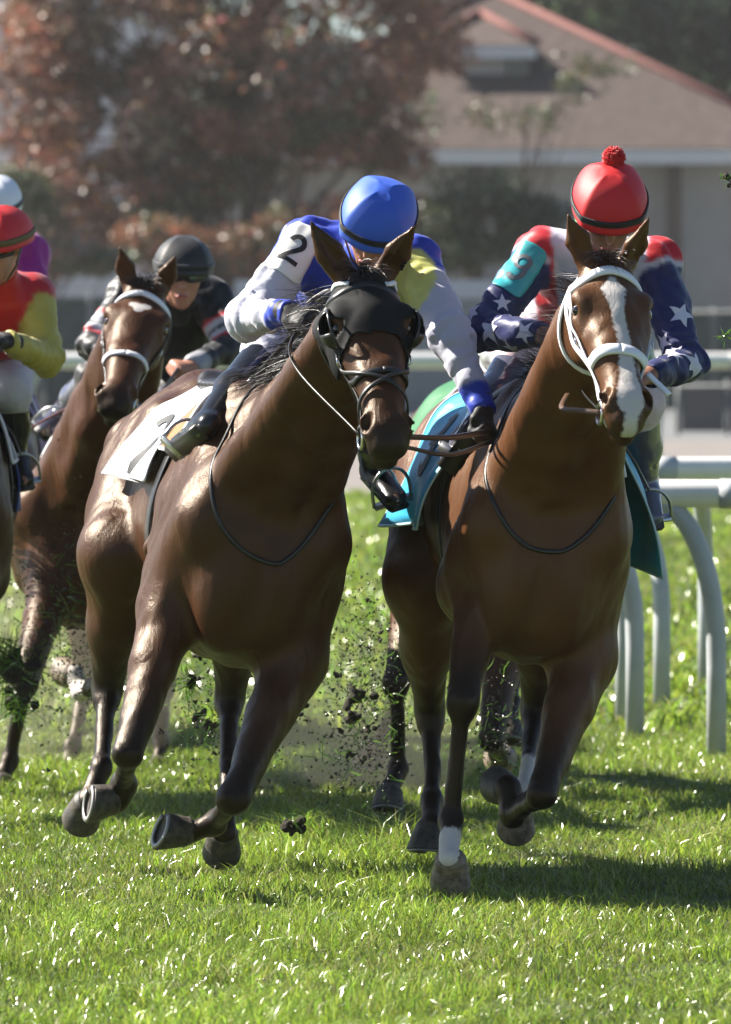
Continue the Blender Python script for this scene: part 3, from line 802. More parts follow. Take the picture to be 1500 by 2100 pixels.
def make_horse(sp):
    H = Horse(); res = sp.get('res', 0.009)
    O = at(*sp['O']); yaw = math.radians(sp['yaw']); bank = math.radians(sp['bank']); pit = math.radians(sp.get('pitch', 0))
    Yb = V(-math.sin(yaw), math.cos(yaw), 0); X0 = V(math.cos(yaw), math.sin(yaw), 0); Z0 = V(0, 0, 1)
    Yb = math.cos(pit) * Yb + math.sin(pit) * Z0; Z1 = np.cross(X0, Yb)
    Zb = math.cos(bank) * Z1 + math.sin(bank) * X0; Xb = math.cos(bank) * X0 - math.sin(bank) * Z1
    Rm = np.stack([Xb, Yb, Zb], 1)
    def L(x, y, z): return O + Rm @ V(x, y, z)
    H.L, H.R, H.O = L, Rm, O
    # head frame
    poll = at(*sp['poll']); HL = sp.get('headlen', 0.62)
    ys = np.linspace(sp['poll'][2] - 0.6, sp['poll'][2] + 0.05, 400)
    lens = np.array([np.linalg.norm(at(sp['lip'][0], sp['lip'][1], y) - poll) for y in ys])
    lip = at(sp['lip'][0], sp['lip'][1], ys[np.argmin(np.abs(lens - HL))])
    D = nrm(lip - poll); N = nrm(V(0, -1, 0.15) - D * np.dot(V(0, -1, 0.15), D)); S = np.cross(N, D)
    hy = math.radians(sp.get('headyaw', 0))
    N, S = math.cos(hy) * N + math.sin(hy) * S, math.cos(hy) * S - math.sin(hy) * N
    hw = sp.get('headw', 1.14)
    def Hd(t, s, n): return poll + D * (t * HL) + S * (s * hw) + N * n
    H.Hd, H.D, H.N, H.S, H.HL, H.poll = Hd, D, N, S, HL, poll
    RH = np.stack([S, D, N], 1)
    H.RH, H.hw = RH, hw
    legs = {k: {j: at(*p) for j, p in lg.items() if isinstance(p, tuple) and len(p) == 3 and j not in ('toe', 'sole')} for k, lg in sp['legs'].items()}
    H.legs = legs
    allp = [O, poll, lip, L(0, 1.1, 0.4), L(0, -0.9, 0), Hd(-0.3, .1, 0), Hd(-0.3, -.1, 0)] + [p for lg in legs.values() for p in lg.values()]
    allp = np.array(allp)
    F = Field(allp.min(0) - 0.42, allp.max(0) + 0.42, res)
    E = lambda c, r, k=0.08: F.ell(L(*c), r, Rm, k)
    fat = sp.get('fat', 1.0); gi = sp.get('girth', 1.0)
    # trunk
    E((0, 0.02, -0.01), (0.275 * gi, 0.66, 0.335))
    E((0, -0.36, -0.05), (0.235 * fat, 0.40, 0.36), 0.12)
    E((0, 0.42, 0.05), (0.24 * gi, 0.42, 0.27), 0.12)
    E((0, 0.66, 0.09), (0.25 * gi, 0.36, 0.27), 0.12)
    F.cap(L(0, -0.44, 0.28), L(0, 0.02, 0.24), 0.075, 0.09, 0.12)
    F.cap(L(0, 0.0, 0.24), L(0, 0.55, 0.28), 0.10, 0.11, 0.10)
    F.cap(L(0, 0.55, 0.27), L(0, 0.98, 0.14), 0.11, 0.07, 0.10)
    # breast
    E((0, -0.58, -0.17), (0.18 * fat, 0.22, 0.31), 0.10)
    E((0, -0.30, -0.16), (0.20 * fat, 0.36, 0.31), 0.10)
    for s in (-1, 1):
        F.ell(L(s * 0.08, -0.70, -0.22), (0.10, 0.105, 0.21), Rm, 0.085)
        # shoulder blade, point of shoulder, arm
        F.ecap(L(s * 0.09, -0.36, 0.24), L(s * 0.175 * fat, -0.67, -0.06), Xb, 0.085, 0.16, 0.09, 0.13, 0.07)
        F.cap(L(s * 0.165 * fat, -0.68, -0.08), L(s * 0.185 * fat, -0.46, -0.28), 0.105, 0.115, 0.07)
        F.ecap(L(s * 0.14, -0.33, -0.02), L(s * 0.175 * fat, -0.40, -0.24), Xb, 0.10, 0.15, 0.09, 0.13, 0.08)
        # haunch
        F.ecap(L(s * 0.13 * gi, 0.60, 0.16), L(s * 0.17 * gi, 0.55, -0.08), Xb, 0.125, 0.26, 0.13, 0.24, 0.07)
        F.cap(L(s * 0.17, 0.40, 0.22), L(s * 0.19, 0.36, 0.06), 0.06, 0.07, 0.07)
        F.cap(L(s * 0.13, 0.86, 0.12), L(s * 0.14, 0.80, -0.15), 0.13, 0.12, 0.08)
        for q in range(5):      # folds of the shoulder muscle and the triceps line
            F.cap(L(s * (0.212 + .003 * q) * fat, -0.58 + 0.075 * q, 0.14 - .035 * q), L(s * (0.246 + .002 * q) * fat, -0.52 + 0.07 * q, -0.17), 0.016, 0.030, 0.014)
    # neck
    nb = L(0, -0.50, 0.10); nm = L(*sp.get('neckmid', (0, -0.80, 0.26))); ne = Hd(0.10, 0, -0.15)
    P3 = spline([nb, nm, ne], 3)
    ws = [.150, .132, .116, .100, .090, .084, .078]; hs = [.27, .24, .205, .175, .155, .14, .125]
    kx = lambda i: nrm(Xb * (1 - i / 6) + S * (i / 6))
    for i in range(6):
        F.ecap(P3[i], P3[i + 1], kx(i), ws[i], hs[i], ws[i + 1], hs[i + 1], 0.07)
    for s in (-1, 1):           # neck muscle running from the poll to the point of the shoulder
        F.cap(Hd(0.14, s * 0.055, -0.12), L(s * 0.13, -0.66, 0.02), 0.04, 0.085, 0.07)
    for s in (-1, 1) if res < .0095 else ():
        F.cap(Hd(0.36, s * 0.085, -0.21), L(s * 0.085, -0.82, 0.02), .004, .009, .03, True)
    F.cap(L(0, -0.83, -0.02), L(0, -0.82, -0.34), .012, .016, .05, True)
    H.crest = []
    for i in range(7):
        axis = nrm(P3[min(i + 1, 6)] - P3[max(i - 1, 0)]); nn = np.cross(axis, kx(i)); nn = nn if nn @ V(0, 1, 1) > 0 else -nn
        H.crest.append((P3[i] + nn * hs[i] * 0.97, nn))
    # head
    HE = lambda c, r, k=0.03, sub=False: F.ell(Hd(*c), (r[0] * hw, r[1], r[2]), RH, k, sub)
    _ec = F.ecap
    def hec(a, b, sd, wa, ha, wb, hb, k): _ec(a, b, sd, wa * hw, ha, wb * hw, hb, k)
    hec(Hd(.06, 0, -.075), Hd(.30, 0, -.07), S, .072, .065, .092, .066, .03)
    hec(Hd(.27, 0, -.065), Hd(.60, 0, -.055), S, .088, .062, .060, .052, .03)
    hec(Hd(.56, 0, -.055), Hd(.86, 0, -.052), S, .060, .052, .050, .044, .025)
    hec(Hd(.62, 0, -.022), Hd(.84, 0, -.020), S, .034, .018, .032, .016, .02)
    HE((.885, 0, -.062), (.056, .075, .055), .02)
    HE((.965, 0, -.066), (.046, .035, .042), .02)
    HE((.955, 0, -.122), (.036, .038, .026), .015)
    hec(Hd(.40, 0, -.150), Hd(.90, 0, -.112), S, .052, .050, .034, .030, .03)
    for s in (-1, 1):
        HE((.27, s * .052, -.165), (.036, .105, .088), .04)
        HE((.255, s * .083, -.045), (.026, .045, .030), .03)            # brow
        HE((.315, s * .086, -.068), (.016, .05, .020), .02)             # below the eye
        F.cap(Hd(.37, s * .082, -.075), Hd(.58, s * .058, -.075), .017, .012, .02)
        HE((.30, s * .106, -.052), (.020, .024, .020), .010, True)      # orbit
        HE((.868, s * .044, -.038), (.028, .042, .030), .015)           # nostril wing
        F.ecap(Hd(.845, s * .050, -.012), Hd(.885, s * .058, -.030), N, .028, .015, .028, .017, .008, True)
        F.cap(Hd(.90, s * .052, -.098), Hd(.78, s * .052, -.100), .005, .004, .010, True)
        # ears
        eb = Hd(-.01, s * .050, -.055)
        tip = at(*sp['ears'][0 if s < 0 else 1])
        ax = nrm(tip - eb); el = np.linalg.norm(tip - eb)
        front = nrm(N * 0.9 + S * s * 0.35 - ax * np.dot(N * 0.9 + S * s * 0.35, ax)); sd = np.cross(ax, front)
        F.ecap(eb, eb + ax * el * .45, sd, .036, .030, .042, .026, .02)
        F.ecap(eb + ax * el * .45, tip, sd, .042, .026, .006, .006, .01)
        F.ecap(eb + ax * el * .22 + front * .022, eb + ax * el * .88 + front * .014, sd, .024, .014, .006, .008, .006, True)
    # legs
    for key, lg in legs.items():
        s = -1 if key[0] == 'R' else 1
        if key[1] == 'F':
            e, k_, f_, c = lg['elbow'], lg['knee'], lg['fetlock'], lg['coronet']
            F.cap(L(s * 0.165 * fat, -0.58, -0.18), e, 0.115, 0.10, 0.07)
            m = e * .62 + k_ * .38
            F.ecap(e, m, Xb, .090, .105, .066, .078, .05); F.ecap(m, k_, Xb, .066, .078, .043, .046, .03)
            F.cap(k_ + (e - k_) * .06, k_ + (f_ - k_) * .08, .044, .041, .02)
            ca = nrm(f_ - k_); bk = nrm(np.cross(Xb, ca)); bk = bk if bk @ (V(0, 1, 0.2) + nrm(e - k_) * 0.3 - 0.8 * nrm(k_ - e)) > 0 else -bk
            F.cap(k_, f_, .029, .025, .015); F.cap(k_ + bk * .036, f_ + bk * .030, .015, .016, .008)
            sx = nrm(Xb - ca * np.dot(Xb, ca))
            for q_ in (-1, 1): F.ell(k_ + sx * q_ * .022, (.028, .034, .045), np.stack([sx, np.cross(ca, sx), ca], 1), .012)
            F.cap(k_ + bk * .036 + nrm(e - k_) * .012, k_ + bk * .030 + ca * .03, .020, .016, .012)
            fo = nrm(k_ - e); fb = nrm(-bk - fo * np.dot(-bk, fo))
            F.cap(e + fo * .05 + fb * .055 + sx * .02 * s, k_ - fo * .07 + fb * .022 + sx * .008 * s, .042, .018, .02)
            F.cap(e + fo * .04 + sx * .055 * s, k_ - fo * .12 + sx * .030 * s, .042, .018, .02)
            F.cap(f_ + bk * .030, f_ + bk * .034 + ca * .01, .018, .014, .012)
        else:
            st, k_, f_, c = lg['stifle'], lg['hock'], lg['fetlock'], lg['coronet']
            hip = L(s * 0.15 * gi, 0.58, 0.02)
            F.cap(hip, st, 0.175, 0.125, 0.08)
            F.cap(L(s * 0.15, 0.80, -0.08), st * .4 + k_ * .6, .12, .062, .08)
            m = st * .5 + k_ * .5
            F.ecap(st, m, Xb, .110, .135, .078, .098, .06); F.ecap(m, k_, Xb, .078, .098, .044, .054, .03)
            ca = nrm(f_ - k_); ga = nrm(st - k_); bk = nrm(-(ga + ca * -1) + 1e-4)
            bis = nrm(ga - ca); bk = -nrm((ga + ca)) if np.linalg.norm(ga + ca) > .15 else nrm(Yb)
            F.cap(k_ + bk * .030 + ga * .045, k_ + bk * .02 + ca * .03, .026, .030, .02)
            F.cap(k_ + bk * .035 + ga * .05, m + bk * .07, .017, .022, .02)
            F.cap(k_, k_ + ca * .05, .047, .042, .02)
            F.cap(k_, f_, .032, .026, .015); F.cap(k_ + bk * .036, f_ + bk * .028, .017, .016, .008); F.cap(f_ + bk * .028, f_ + bk * .034 + ca * .01, .019, .014, .012)
        F.cap(f_, f_ + nrm(f_ - k_) * .008, .038, .036, .015)
        F.cap(f_, c, .031, .031, .015); F.cap(c, c + nrm(c - f_) * .01, .035, .036, .015)
    F.wrinkle(.0030, fold_soft(11, 24)); F.wrinkle(.0020, fold_soft(5, 58))
    P, Fq = F.mesh(2)
    H.P, H.F = P, Fq
    # coat attributes
    dark = np.zeros(len(P)); white = np.full(len(P), -1.0)
    for key, lg in legs.items():
        a = lg['elbow'] if key[1] == 'F' else lg['stifle']; k_ = lg['knee'] if key[1] == 'F' else lg['hock']
        t, d = seg_t(P, a, k_); dark = np.maximum(dark, sstep(.30, .97, t) ** 1.3 * sstep(.23, .15, d))
        for p, q in ((k_, lg['fetlock']), (lg['fetlock'], lg['coronet'])):
            t, d = seg_t(P, p, q); dark = np.maximum(dark, sstep(.10, .07, d) * sstep(-.02, .05, np.where(t > 0, t, 0)) if p is k_ else sstep(.11, .075, d))
        sock = sp['legs'][key].get('sock')
        if sock:
            t, d = seg_t(P, lg['fetlock'], lg['coronet']); w = np.where(d < .075, .05 * (t - (1 - sock)) / 1.0, -1)
            if sock > 1:
                t2, d2 = seg_t(P, k_, lg['fetlock']); w = np.maximum(w, np.where(d2 < .075, .1 * (t2 - (2 - sock)), -1))
            white = np.maximum(white, w)
    q = (P - poll) @ RH; ts, ss, ns = q[:, 1] / HL, q[:, 0] / hw, q[:, 2]
    onhead = (ts > -.1) & (ts < 1.15) & (np.abs(ss) < .16) & (ns > -.28)
    dark = np.maximum(dark, np.where(onhead, sstep(.80, .98, ts) * sp.get('muzzle', .8), 0))
    dark = np.maximum(dark, np.where((ts < 0.02) & (ts > -.5) & (np.abs(ss) < .2) & (ns > -.15), sstep(-.06, -.24, ts) * .6, 0))
    dark = np.maximum(dark, np.where(onhead, sstep(.05, .028, np.linalg.norm(np.abs(q) - V(.106 * hw, .30 * HL, 0) - V(0, 0, -.05), axis=1)) * .8, 0))
    if 'white' in sp: white = np.maximum(white, np.where(onhead & (ns > -.09), sp['white'](ts, ss), -1))
    H.bvh = bvh_of(P, Fq)
    gx, gy = O[0], O[1]
    root = empty('horse', (gx, gy, 0), sp['label'], 'horse', 'galloping racehorses')
    H.root = root
    H.body = mesh_obj('body', P, Fq.astype(np.int32), M[sp['coat']], root, True, {'dark': dark, 'white': white})
    for s in (-1, 1):
        MB().ball(Hd(.30, s * .0845, -.054), .0215).build('eye', M['eye'], root)
    for key, lg in legs.items():
        hs_ = sp['legs'][key]
        make_hoof(lg['coronet'], V(*hs_['toe']), V(*hs_['sole']), M[hs_.get('hoofmat', 'hoof')], root)
    # mane, forelock, tail
    st = []
    md = nrm(V(*sp.get('manedir', (-.7, .35, -.3))))
    nmane = sp.get('nmane', 260)
    for _ in range(nmane):
        u = RNG.uniform(1.0, 5.99); i = int(u); fr = u - i
        p = H.crest[i][0] * (1 - fr) + H.crest[i + 1][0] * fr; nn = H.crest[i][1]
        p = p - nn * .015 + RNG.normal(0, .006, 3); ln = RNG.uniform(.05, .17) * sp.get('manelen', 1)
        cw = V(math.sin(u * 9), math.sin(u * 13 + 1), math.sin(u * 7 + 2)) * .30       # locks
        d0 = nrm(nn * .9 + md * .5 + cw + RNG.normal(0, .13, 3)); d1 = nrm(md + cw + RNG.normal(0, .16, 3)); pts = [p]
        for j in range(1, 6):
            pts.append(pts[-1] + nrm(d0 * (1 - j / 5) + d1 * (j / 5)) * ln / 5)
        st.append(pts)
    hair_mesh('mane', st, .0030, M[sp.get('hairmat', 'hair')], root)
    st = []
    for _ in range(160):
        p = Hd(RNG.uniform(-.03, .03), RNG.normal(0, .018), -.012 + RNG.uniform(-.03, .0)); ln = RNG.uniform(.04, .10)
        d = nrm(N * .35 + D * RNG.uniform(-.5, .5) + S * RNG.normal(-.15, .5) + V(0, 0, .15)); pts = [p]
        for j in range(1, 5):
            pts.append(pts[-1] + nrm(d + D * .35 * j) * ln / 4)
        st.append(pts)
    hair_mesh('forelock', st, .003, M[sp.get('hairmat', 'hair')], root)
    st = []
    tp = L(0, 1.0, 0.14); tdir = nrm(V(*sp.get('taildir', (-.2, 1, -.35))))
    for _ in range(150):
        p = tp + RNG.normal(0, .018, 3); ln = RNG.uniform(.4, .8); d0 = nrm(Yb + Zb * .15 + RNG.normal(0, .06, 3)); d1 = nrm(tdir + V(0, 0, -.5) + RNG.normal(0, .2, 3)); pts = [p]
        for j in range(1, 8):
            pts.append(pts[-1] + nrm(d0 * (1 - j / 7) + d1 * (j / 7)) * ln / 7)
        st.append(pts)
    hair_mesh('tail', st, .008, M[sp.get('hairmat', 'hair')], root)
    return H

LEAD = dict(
    label='dark bay racehorse in black blinker hood, all four hooves off the grass',
    coat='coat_dark', O=(462, 1035, 22.7), yaw=11.5, bank=11, pitch=0, res=0.009, fat=0.94, girth=0.90,
    poll=(752, 545, 21.42), lip=(805, 903), headyaw=12, ears=((637, 455, 21.42), (856, 458, 21.40)), headlen=0.63,
    neckmid=(0.02, -0.80, 0.25), manedir=(-.85, .3, -.45), muzzle=.9, manelen=1.35, nmane=1300,
    legs=dict(
        RF=dict(elbow=(352, 1255, 22.1), knee=(262, 1548, 21.78), fetlock=(252, 1608, 22.06), coronet=(240, 1638, 22.08), toe=(-.1, -.30, -.9), sole=(-.92, -.28, .15)),
        LF=dict(elbow=(600, 1355, 22.1), knee=(478, 1640, 21.75), fetlock=(440, 1690, 22.03), coronet=(388, 1706, 22.05), toe=(-.2, -.10, -.95), sole=(-.86, -.34, .36)),
        RH=dict(stifle=(245, 1135, 22.95), hock=(220, 1415, 23.12), fetlock=(208, 1572, 22.86), coronet=(183, 1640, 22.80), toe=(-.30, -.62, -.75), sole=(-.25, .70, -.60)),
        LH=dict(stifle=(500, 1170, 22.95), hock=(470, 1430, 23.1), fetlock=(468, 1640, 22.78), coronet=(458, 1705, 22.72), toe=(-.05, -.62, -.75), sole=(-.05, .70, -.60)),
    ))

def blaze(t, s):
    c = -0.002 + 0.012 * sstep(.2, .6, t)
    w = np.interp(t, [.10, .17, .22, .26, .35, .6, .78, .86, .93, .97], [-.01, .016, .036, .028, .018, .019, .024, .036, .036, .02])
    return (w - np.abs(s - c)) * .5
NINE = dict(
    label='bright bay racehorse with white blaze and white bridle beside the curved rail',
    coat='coat_bay', O=(1069, 1030, 22.65), yaw=6.0, bank=9, fat=0.84, girth=1.0, pitch=0, res=0.009,
    poll=(1252, 518, 21.45), lip=(1292, 850), headyaw=13, ears=((1163, 437, 21.45), (1332, 448, 21.42)), headlen=0.61,
    neckmid=(-0.03, -0.80, 0.27), manedir=(-.8, .3, .1), white=blaze, muzzle=.55, hairmat='hair_brown', nmane=900,
    legs=dict(
        RF=dict(elbow=(1000, 1190, 22.1), knee=(948, 1440, 21.82), fetlock=(925, 1680, 21.84), coronet=(925, 1758, 21.72), toe=(-.02, -.72, -.68), sole=(0, .62, -.72), sock=.62, hoofmat='hoof_pale'),
        LF=dict(elbow=(1195, 1350, 22.1), knee=(1112, 1632, 21.74), fetlock=(1052, 1672, 22.02), coronet=(1043, 1622, 22.06), toe=(.02, .2, .9), sole=(-.35, .85, -.2)),
        RH=dict(stifle=(868, 1190, 22.95), hock=(882, 1452, 23.2), fetlock=(888, 1640, 23.05), coronet=(884, 1690, 22.98), toe=(-.45, -.8, -.1), sole=(-.05, -.15, -1)),
        LH=dict(stifle=(1120, 1180, 22.95), hock=(1100, 1450, 23.2), fetlock=(1075, 1620, 22.85), coronet=(1060, 1655, 22.78), toe=(-.05, -.65, -.72), sole=(0, .68, -.65), sock=1.35, hoofmat='hoof_pale'),
    ))

def star(t, s):
    return (.034 - np.hypot((t - .215) * .75, s - .002) - .008 * np.sin(np.arctan2(t - .215, s * 1.6) * 3)) * .6
THIRD = dict(
    label='brown racehorse with small white forehead star, head behind the dark leader',
    coat='coat_third', O=(250, 1025, 28.3), yaw=-10, bank=8, res=0.011, girth=.95, fat=.95,
    poll=(300, 572, 27.0), lip=(232, 828), headyaw=-4, ears=((243, 503, 27.0), (360, 522, 27.0)), headlen=0.62,
    neckmid=(0.02, -0.82, 0.20), manedir=(-.6, .4, -.2), white=star, nmane=500, taildir=(.1, 1, -.3), muzzle=.95,
    legs=dict(
        RF=dict(elbow=(112, 1190, 27.6), knee=(52, 1400, 27.2), fetlock=(20, 1560, 27.25), coronet=(5, 1600, 27.2), toe=(0, -.8, -.4), sole=(0, -.4, -.9)),
        LF=dict(elbow=(290, 1195, 27.6), knee=(228, 1400, 27.2), fetlock=(165, 1420, 27.45), coronet=(152, 1385, 27.5), toe=(-.05, .2, .9), sole=(-.4, .8, -.2), sock=1.1, hoofmat='hoof_pale'),
        RH=dict(stifle=(190, 1140, 28.8), hock=(175, 1410, 29.0), fetlock=(150, 1530, 28.8), coronet=(140, 1572, 28.75), toe=(-.05, -.8, -.4), sole=(0, -.4, -.9)),
        LH=dict(stifle=(360, 1140, 28.8), hock=(335, 1400, 29.0), fetlock=(330, 1520, 28.8), coronet=(325, 1565, 28.75), toe=(-.05, -.8, -.4), sole=(0, -.4, -.9)),
    ))
FOURTH = dict(
    label='chestnut racehorse at the left edge, only its shoulder and flank in view',
    coat='coat_fourth', O=(-140, 1000, 26.2), yaw=4, bank=8, res=0.016,
    poll=(-150, 680, 24.9), lip=(-190, 940), headyaw=-10, ears=((-195, 600, 24.9), (-105, 605, 24.9)),
    nmane=80,
    legs=dict(
        RF=dict(elbow=(-190, 1200, 25.5), knee=(-240, 1430, 25.2), fetlock=(-250, 1600, 25.2), coronet=(-255, 1640, 25.1), toe=(0, -.8, -.4), sole=(0, -.4, -.9)),
        LF=dict(elbow=(-65, 1200, 25.5), knee=(-120, 1430, 25.2), fetlock=(-150, 1470, 25.5), coronet=(-155, 1430, 25.5), toe=(0, .2, .9), sole=(-.4, .8, -.2)),
        RH=dict(stifle=(-200, 1130, 26.6), hock=(-230, 1360, 26.8), fetlock=(-235, 1520, 26.6), coronet=(-240, 1570, 26.5), toe=(0, -.8, -.4), sole=(0, -.4, -.9)),
        LH=dict(stifle=(-60, 1130, 26.6), hock=(-80, 1370, 26.8), fetlock=(-85, 1520, 26.6), coronet=(-90, 1570, 26.5), toe=(0, -.8, -.4), sole=(0, -.4, -.9)),
    ))
FIFTH = dict(
    label='dark racehorse farthest back at the left, hidden behind the red capped rider',
    coat='coat_third', O=(-60, 930, 30.6), yaw=4, bank=8, res=0.022,
    poll=(-10, 640, 29.3), lip=(-40, 850), ears=((-45, 580, 29.3), (30, 585, 29.3)), nmane=60,
    legs=dict(
        RF=dict(elbow=(-140, 1110, 29.9), knee=(-180, 1300, 29.6), fetlock=(-190, 1440, 29.6), coronet=(-195, 1475, 29.5), toe=(0, -.8, -.4), sole=(0, -.4, -.9)),
        LF=dict(elbow=(-30, 1110, 29.9), knee=(-70, 1300, 29.6), fetlock=(-100, 1330, 29.9), coronet=(-105, 1300, 29.9), toe=(0, .2, .9), sole=(-.4, .8, -.2)),
        RH=dict(stifle=(-150, 1050, 31.0), hock=(-170, 1250, 31.2), fetlock=(-175, 1380, 31.0), coronet=(-180, 1420, 30.9), toe=(0, -.8, -.4), sole=(0, -.4, -.9)),
        LH=dict(stifle=(-30, 1050, 31.0), hock=(-50, 1250, 31.2), fetlock=(-55, 1380, 31.0), coronet=(-60, 1420, 30.9), toe=(0, -.8, -.4), sole=(0, -.4, -.9)),
    ))
SIXTH = dict(
    label='dark brown racehorse hidden behind the two leaders, only its forelegs showing between them',
    coat='coat_third', O=(1000, 985, 26.6), yaw=2, bank=9, res=0.015,
    poll=(1095, 700, 25.6), lip=(1085, 930), ears=((1050, 640, 25.6), (1135, 640, 25.6)), nmane=60, neckmid=(0, -0.85, 0.16),
    legs=dict(
        RF=dict(elbow=(868, 1180, 25.9), knee=(812, 1400, 25.6), fetlock=(818, 1575, 25.7), coronet=(800, 1620, 25.6), toe=(-.05, -.8, -.4), sole=(-.1, -.4, -.9)),
        LF=dict(elbow=(1045, 1250, 25.9), knee=(1008, 1520, 25.55), fetlock=(1022, 1545, 25.85), coronet=(1026, 1560, 25.95), toe=(.1, .5, -.8), sole=(0, .9, .3), hoofmat='hoof_pale'),
        RH=dict(stifle=(900, 1120, 27.1), hock=(845, 1350, 27.5), fetlock=(800, 1480, 27.75), coronet=(775, 1525, 27.75), toe=(-.8, -.1, -.3), sole=(-.1, .1, -.95)),
        LH=dict(stifle=(1070, 1120, 27.1), hock=(1060, 1330, 27.3), fetlock=(1050, 1440, 27.1), coronet=(1045, 1480, 27.0), toe=(0, -.8, -.4), sole=(0, -.4, -.9)),
    ))
HA = make_horse(LEAD)
HB = make_horse(NINE)
HC = make_horse(THIRD)
HD_ = make_horse(FOURTH)
HE_ = make_horse(FIFTH)
HF = make_horse(SIXTH)

# ------------------------------------------------------------------ riders
def fold(seed, freq=34):
    r = np.random.default_rng(seed); W = [(r.normal(size=3) * freq * f, r.uniform(0, 6.28), 1 / f) for f in (.6, .8, 1.0, 1.4, 1.9)]
    def fn(x, y, z):
        w = np.sin(9 * x + 7 * z + seed) * .7 + np.sin(8 * y - 6 * z) * .6
        out = 0
        for k, ph, a in W:
            out = out + a * np.sin(np.float32(k[0]) * x + np.float32(k[1]) * y + np.float32(k[2]) * z + np.float32(ph) + w)
        return (np.abs(out) * .55 - .5).astype(np.float32)
    return fn

def fist(F, w, d, u, c, k=.008, r=.0095):
    """closed hand: palm, four curled fingers of different length, thumb from the side of the palm"""
    d, u, c = nrm(d), nrm(u), nrm(c)
    F.ecap(w, w + d * .075, u, .030, .020, .040, .019, .02)
    for i, (o, ln) in enumerate(((-.032, .92), (-.011, 1.08), (.011, 1.0), (.031, .80))):
        p0 = w + d * .080 + u * o; p1 = p0 + (d * .25 + c * .85) * .036 * ln; p2 = p1 + (-d * .75 + c * .5) * .028 * ln; p3 = p2 + (-d * .8 - c * .55) * .020 * ln
        F.cap(p0 - d * .02, p0, r * 1.1, r * 1.1, k); F.cap(p0, p1, r * 1.08, r, k); F.cap(p1, p2, r, r * .92, k); F.cap(p2, p3, r * .92, r * .8, k)
    t0 = w + d * .022 - u * .030; t1 = t0 + (d * .62 - u * .35 + c * .45) * .036; t2 = t1 + (d * .55 + u * .45 + c * .45) * .030
    F.cap(t0, t1, r * 1.35, r * 1.15, k); F.cap(t1, t2, r * 1.12, r * .9, k)

def dome_pt(cen, U, Fw, S, r, th, a, k=1.0):
    """point of the cap: four gores meeting in creased seams, turned-out front edge"""
    n = 4; w = ((a - math.pi / 4) % (2 * math.pi / n)) - math.pi / n
    g = .70 + .30 * math.cos(math.pi / n) / math.cos(w) / .86 if th > .2 else .985
    g *= 1 - .010 * max(0, 1 - abs(abs(w) - math.pi / n) / .05) * (1 if th > .25 else 0)
    lip = .12 * max(0, math.sin(a)) ** 3 * (th / 1.75) ** 7
    return cen + (S * (r[0] * math.cos(a)) + Fw * (r[1] * math.sin(a))) * math.sin(th) * g * k * (1 + lip) + U * r[2] * math.cos(th) * (1 - .4 * (1 - g)) * k

def dome(cen, U, Fw, r, col_mat, parent, name='helmet', seams=6):
    U = nrm(U); Fw = nrm(Fw - U * np.dot(Fw, U)); S = np.cross(Fw, U)
    nu, nv = 88, 22; v = []; f = []
    for j in range(nv + 1):
        th = math.radians(2 + 98 * j / nv)
        for i in range(nu):
            a = 2 * math.pi * i / nu
            v.append(dome_pt(cen, U, Fw, S, r, th, a, 1.01 if j >= nv - 1 else 1.0))
    for j in range(nv):
        for i in range(nu):
            a, b = j * nu + i, j * nu + (i + 1) % nu
            f.append((a, a + nu, b + nu, b))
    f.append(tuple(range(nu)))
    e = nv * nu; m = len(v)
    for i in range(nu):                      # turned-under rim
        p = v[e + i]; v.append(cen + (p - cen) * .93 - U * .004)
    for i in range(nu):
        j = (i + 1) % nu; f.append((e + i, m + i, m + j, e + j))
    f.append(tuple(m + i for i in range(nu))[::-1])
    return mesh_obj(name, v, f, col_mat, parent), (U, Fw, S)

def beside(H, px, py, Y, gap):
    """depth at which a leg rests against the horse's side"""
    a = at(px, py, 10.0); d = nrm(at(px, py, 12.0) - a)
    hit = H.bvh.ray_cast(Vector(a), Vector(d), 40)
    if hit[0] is None or abs(hit[0].y - Y) > .8: return Y
    return min(Y, hit[0].y - gap)

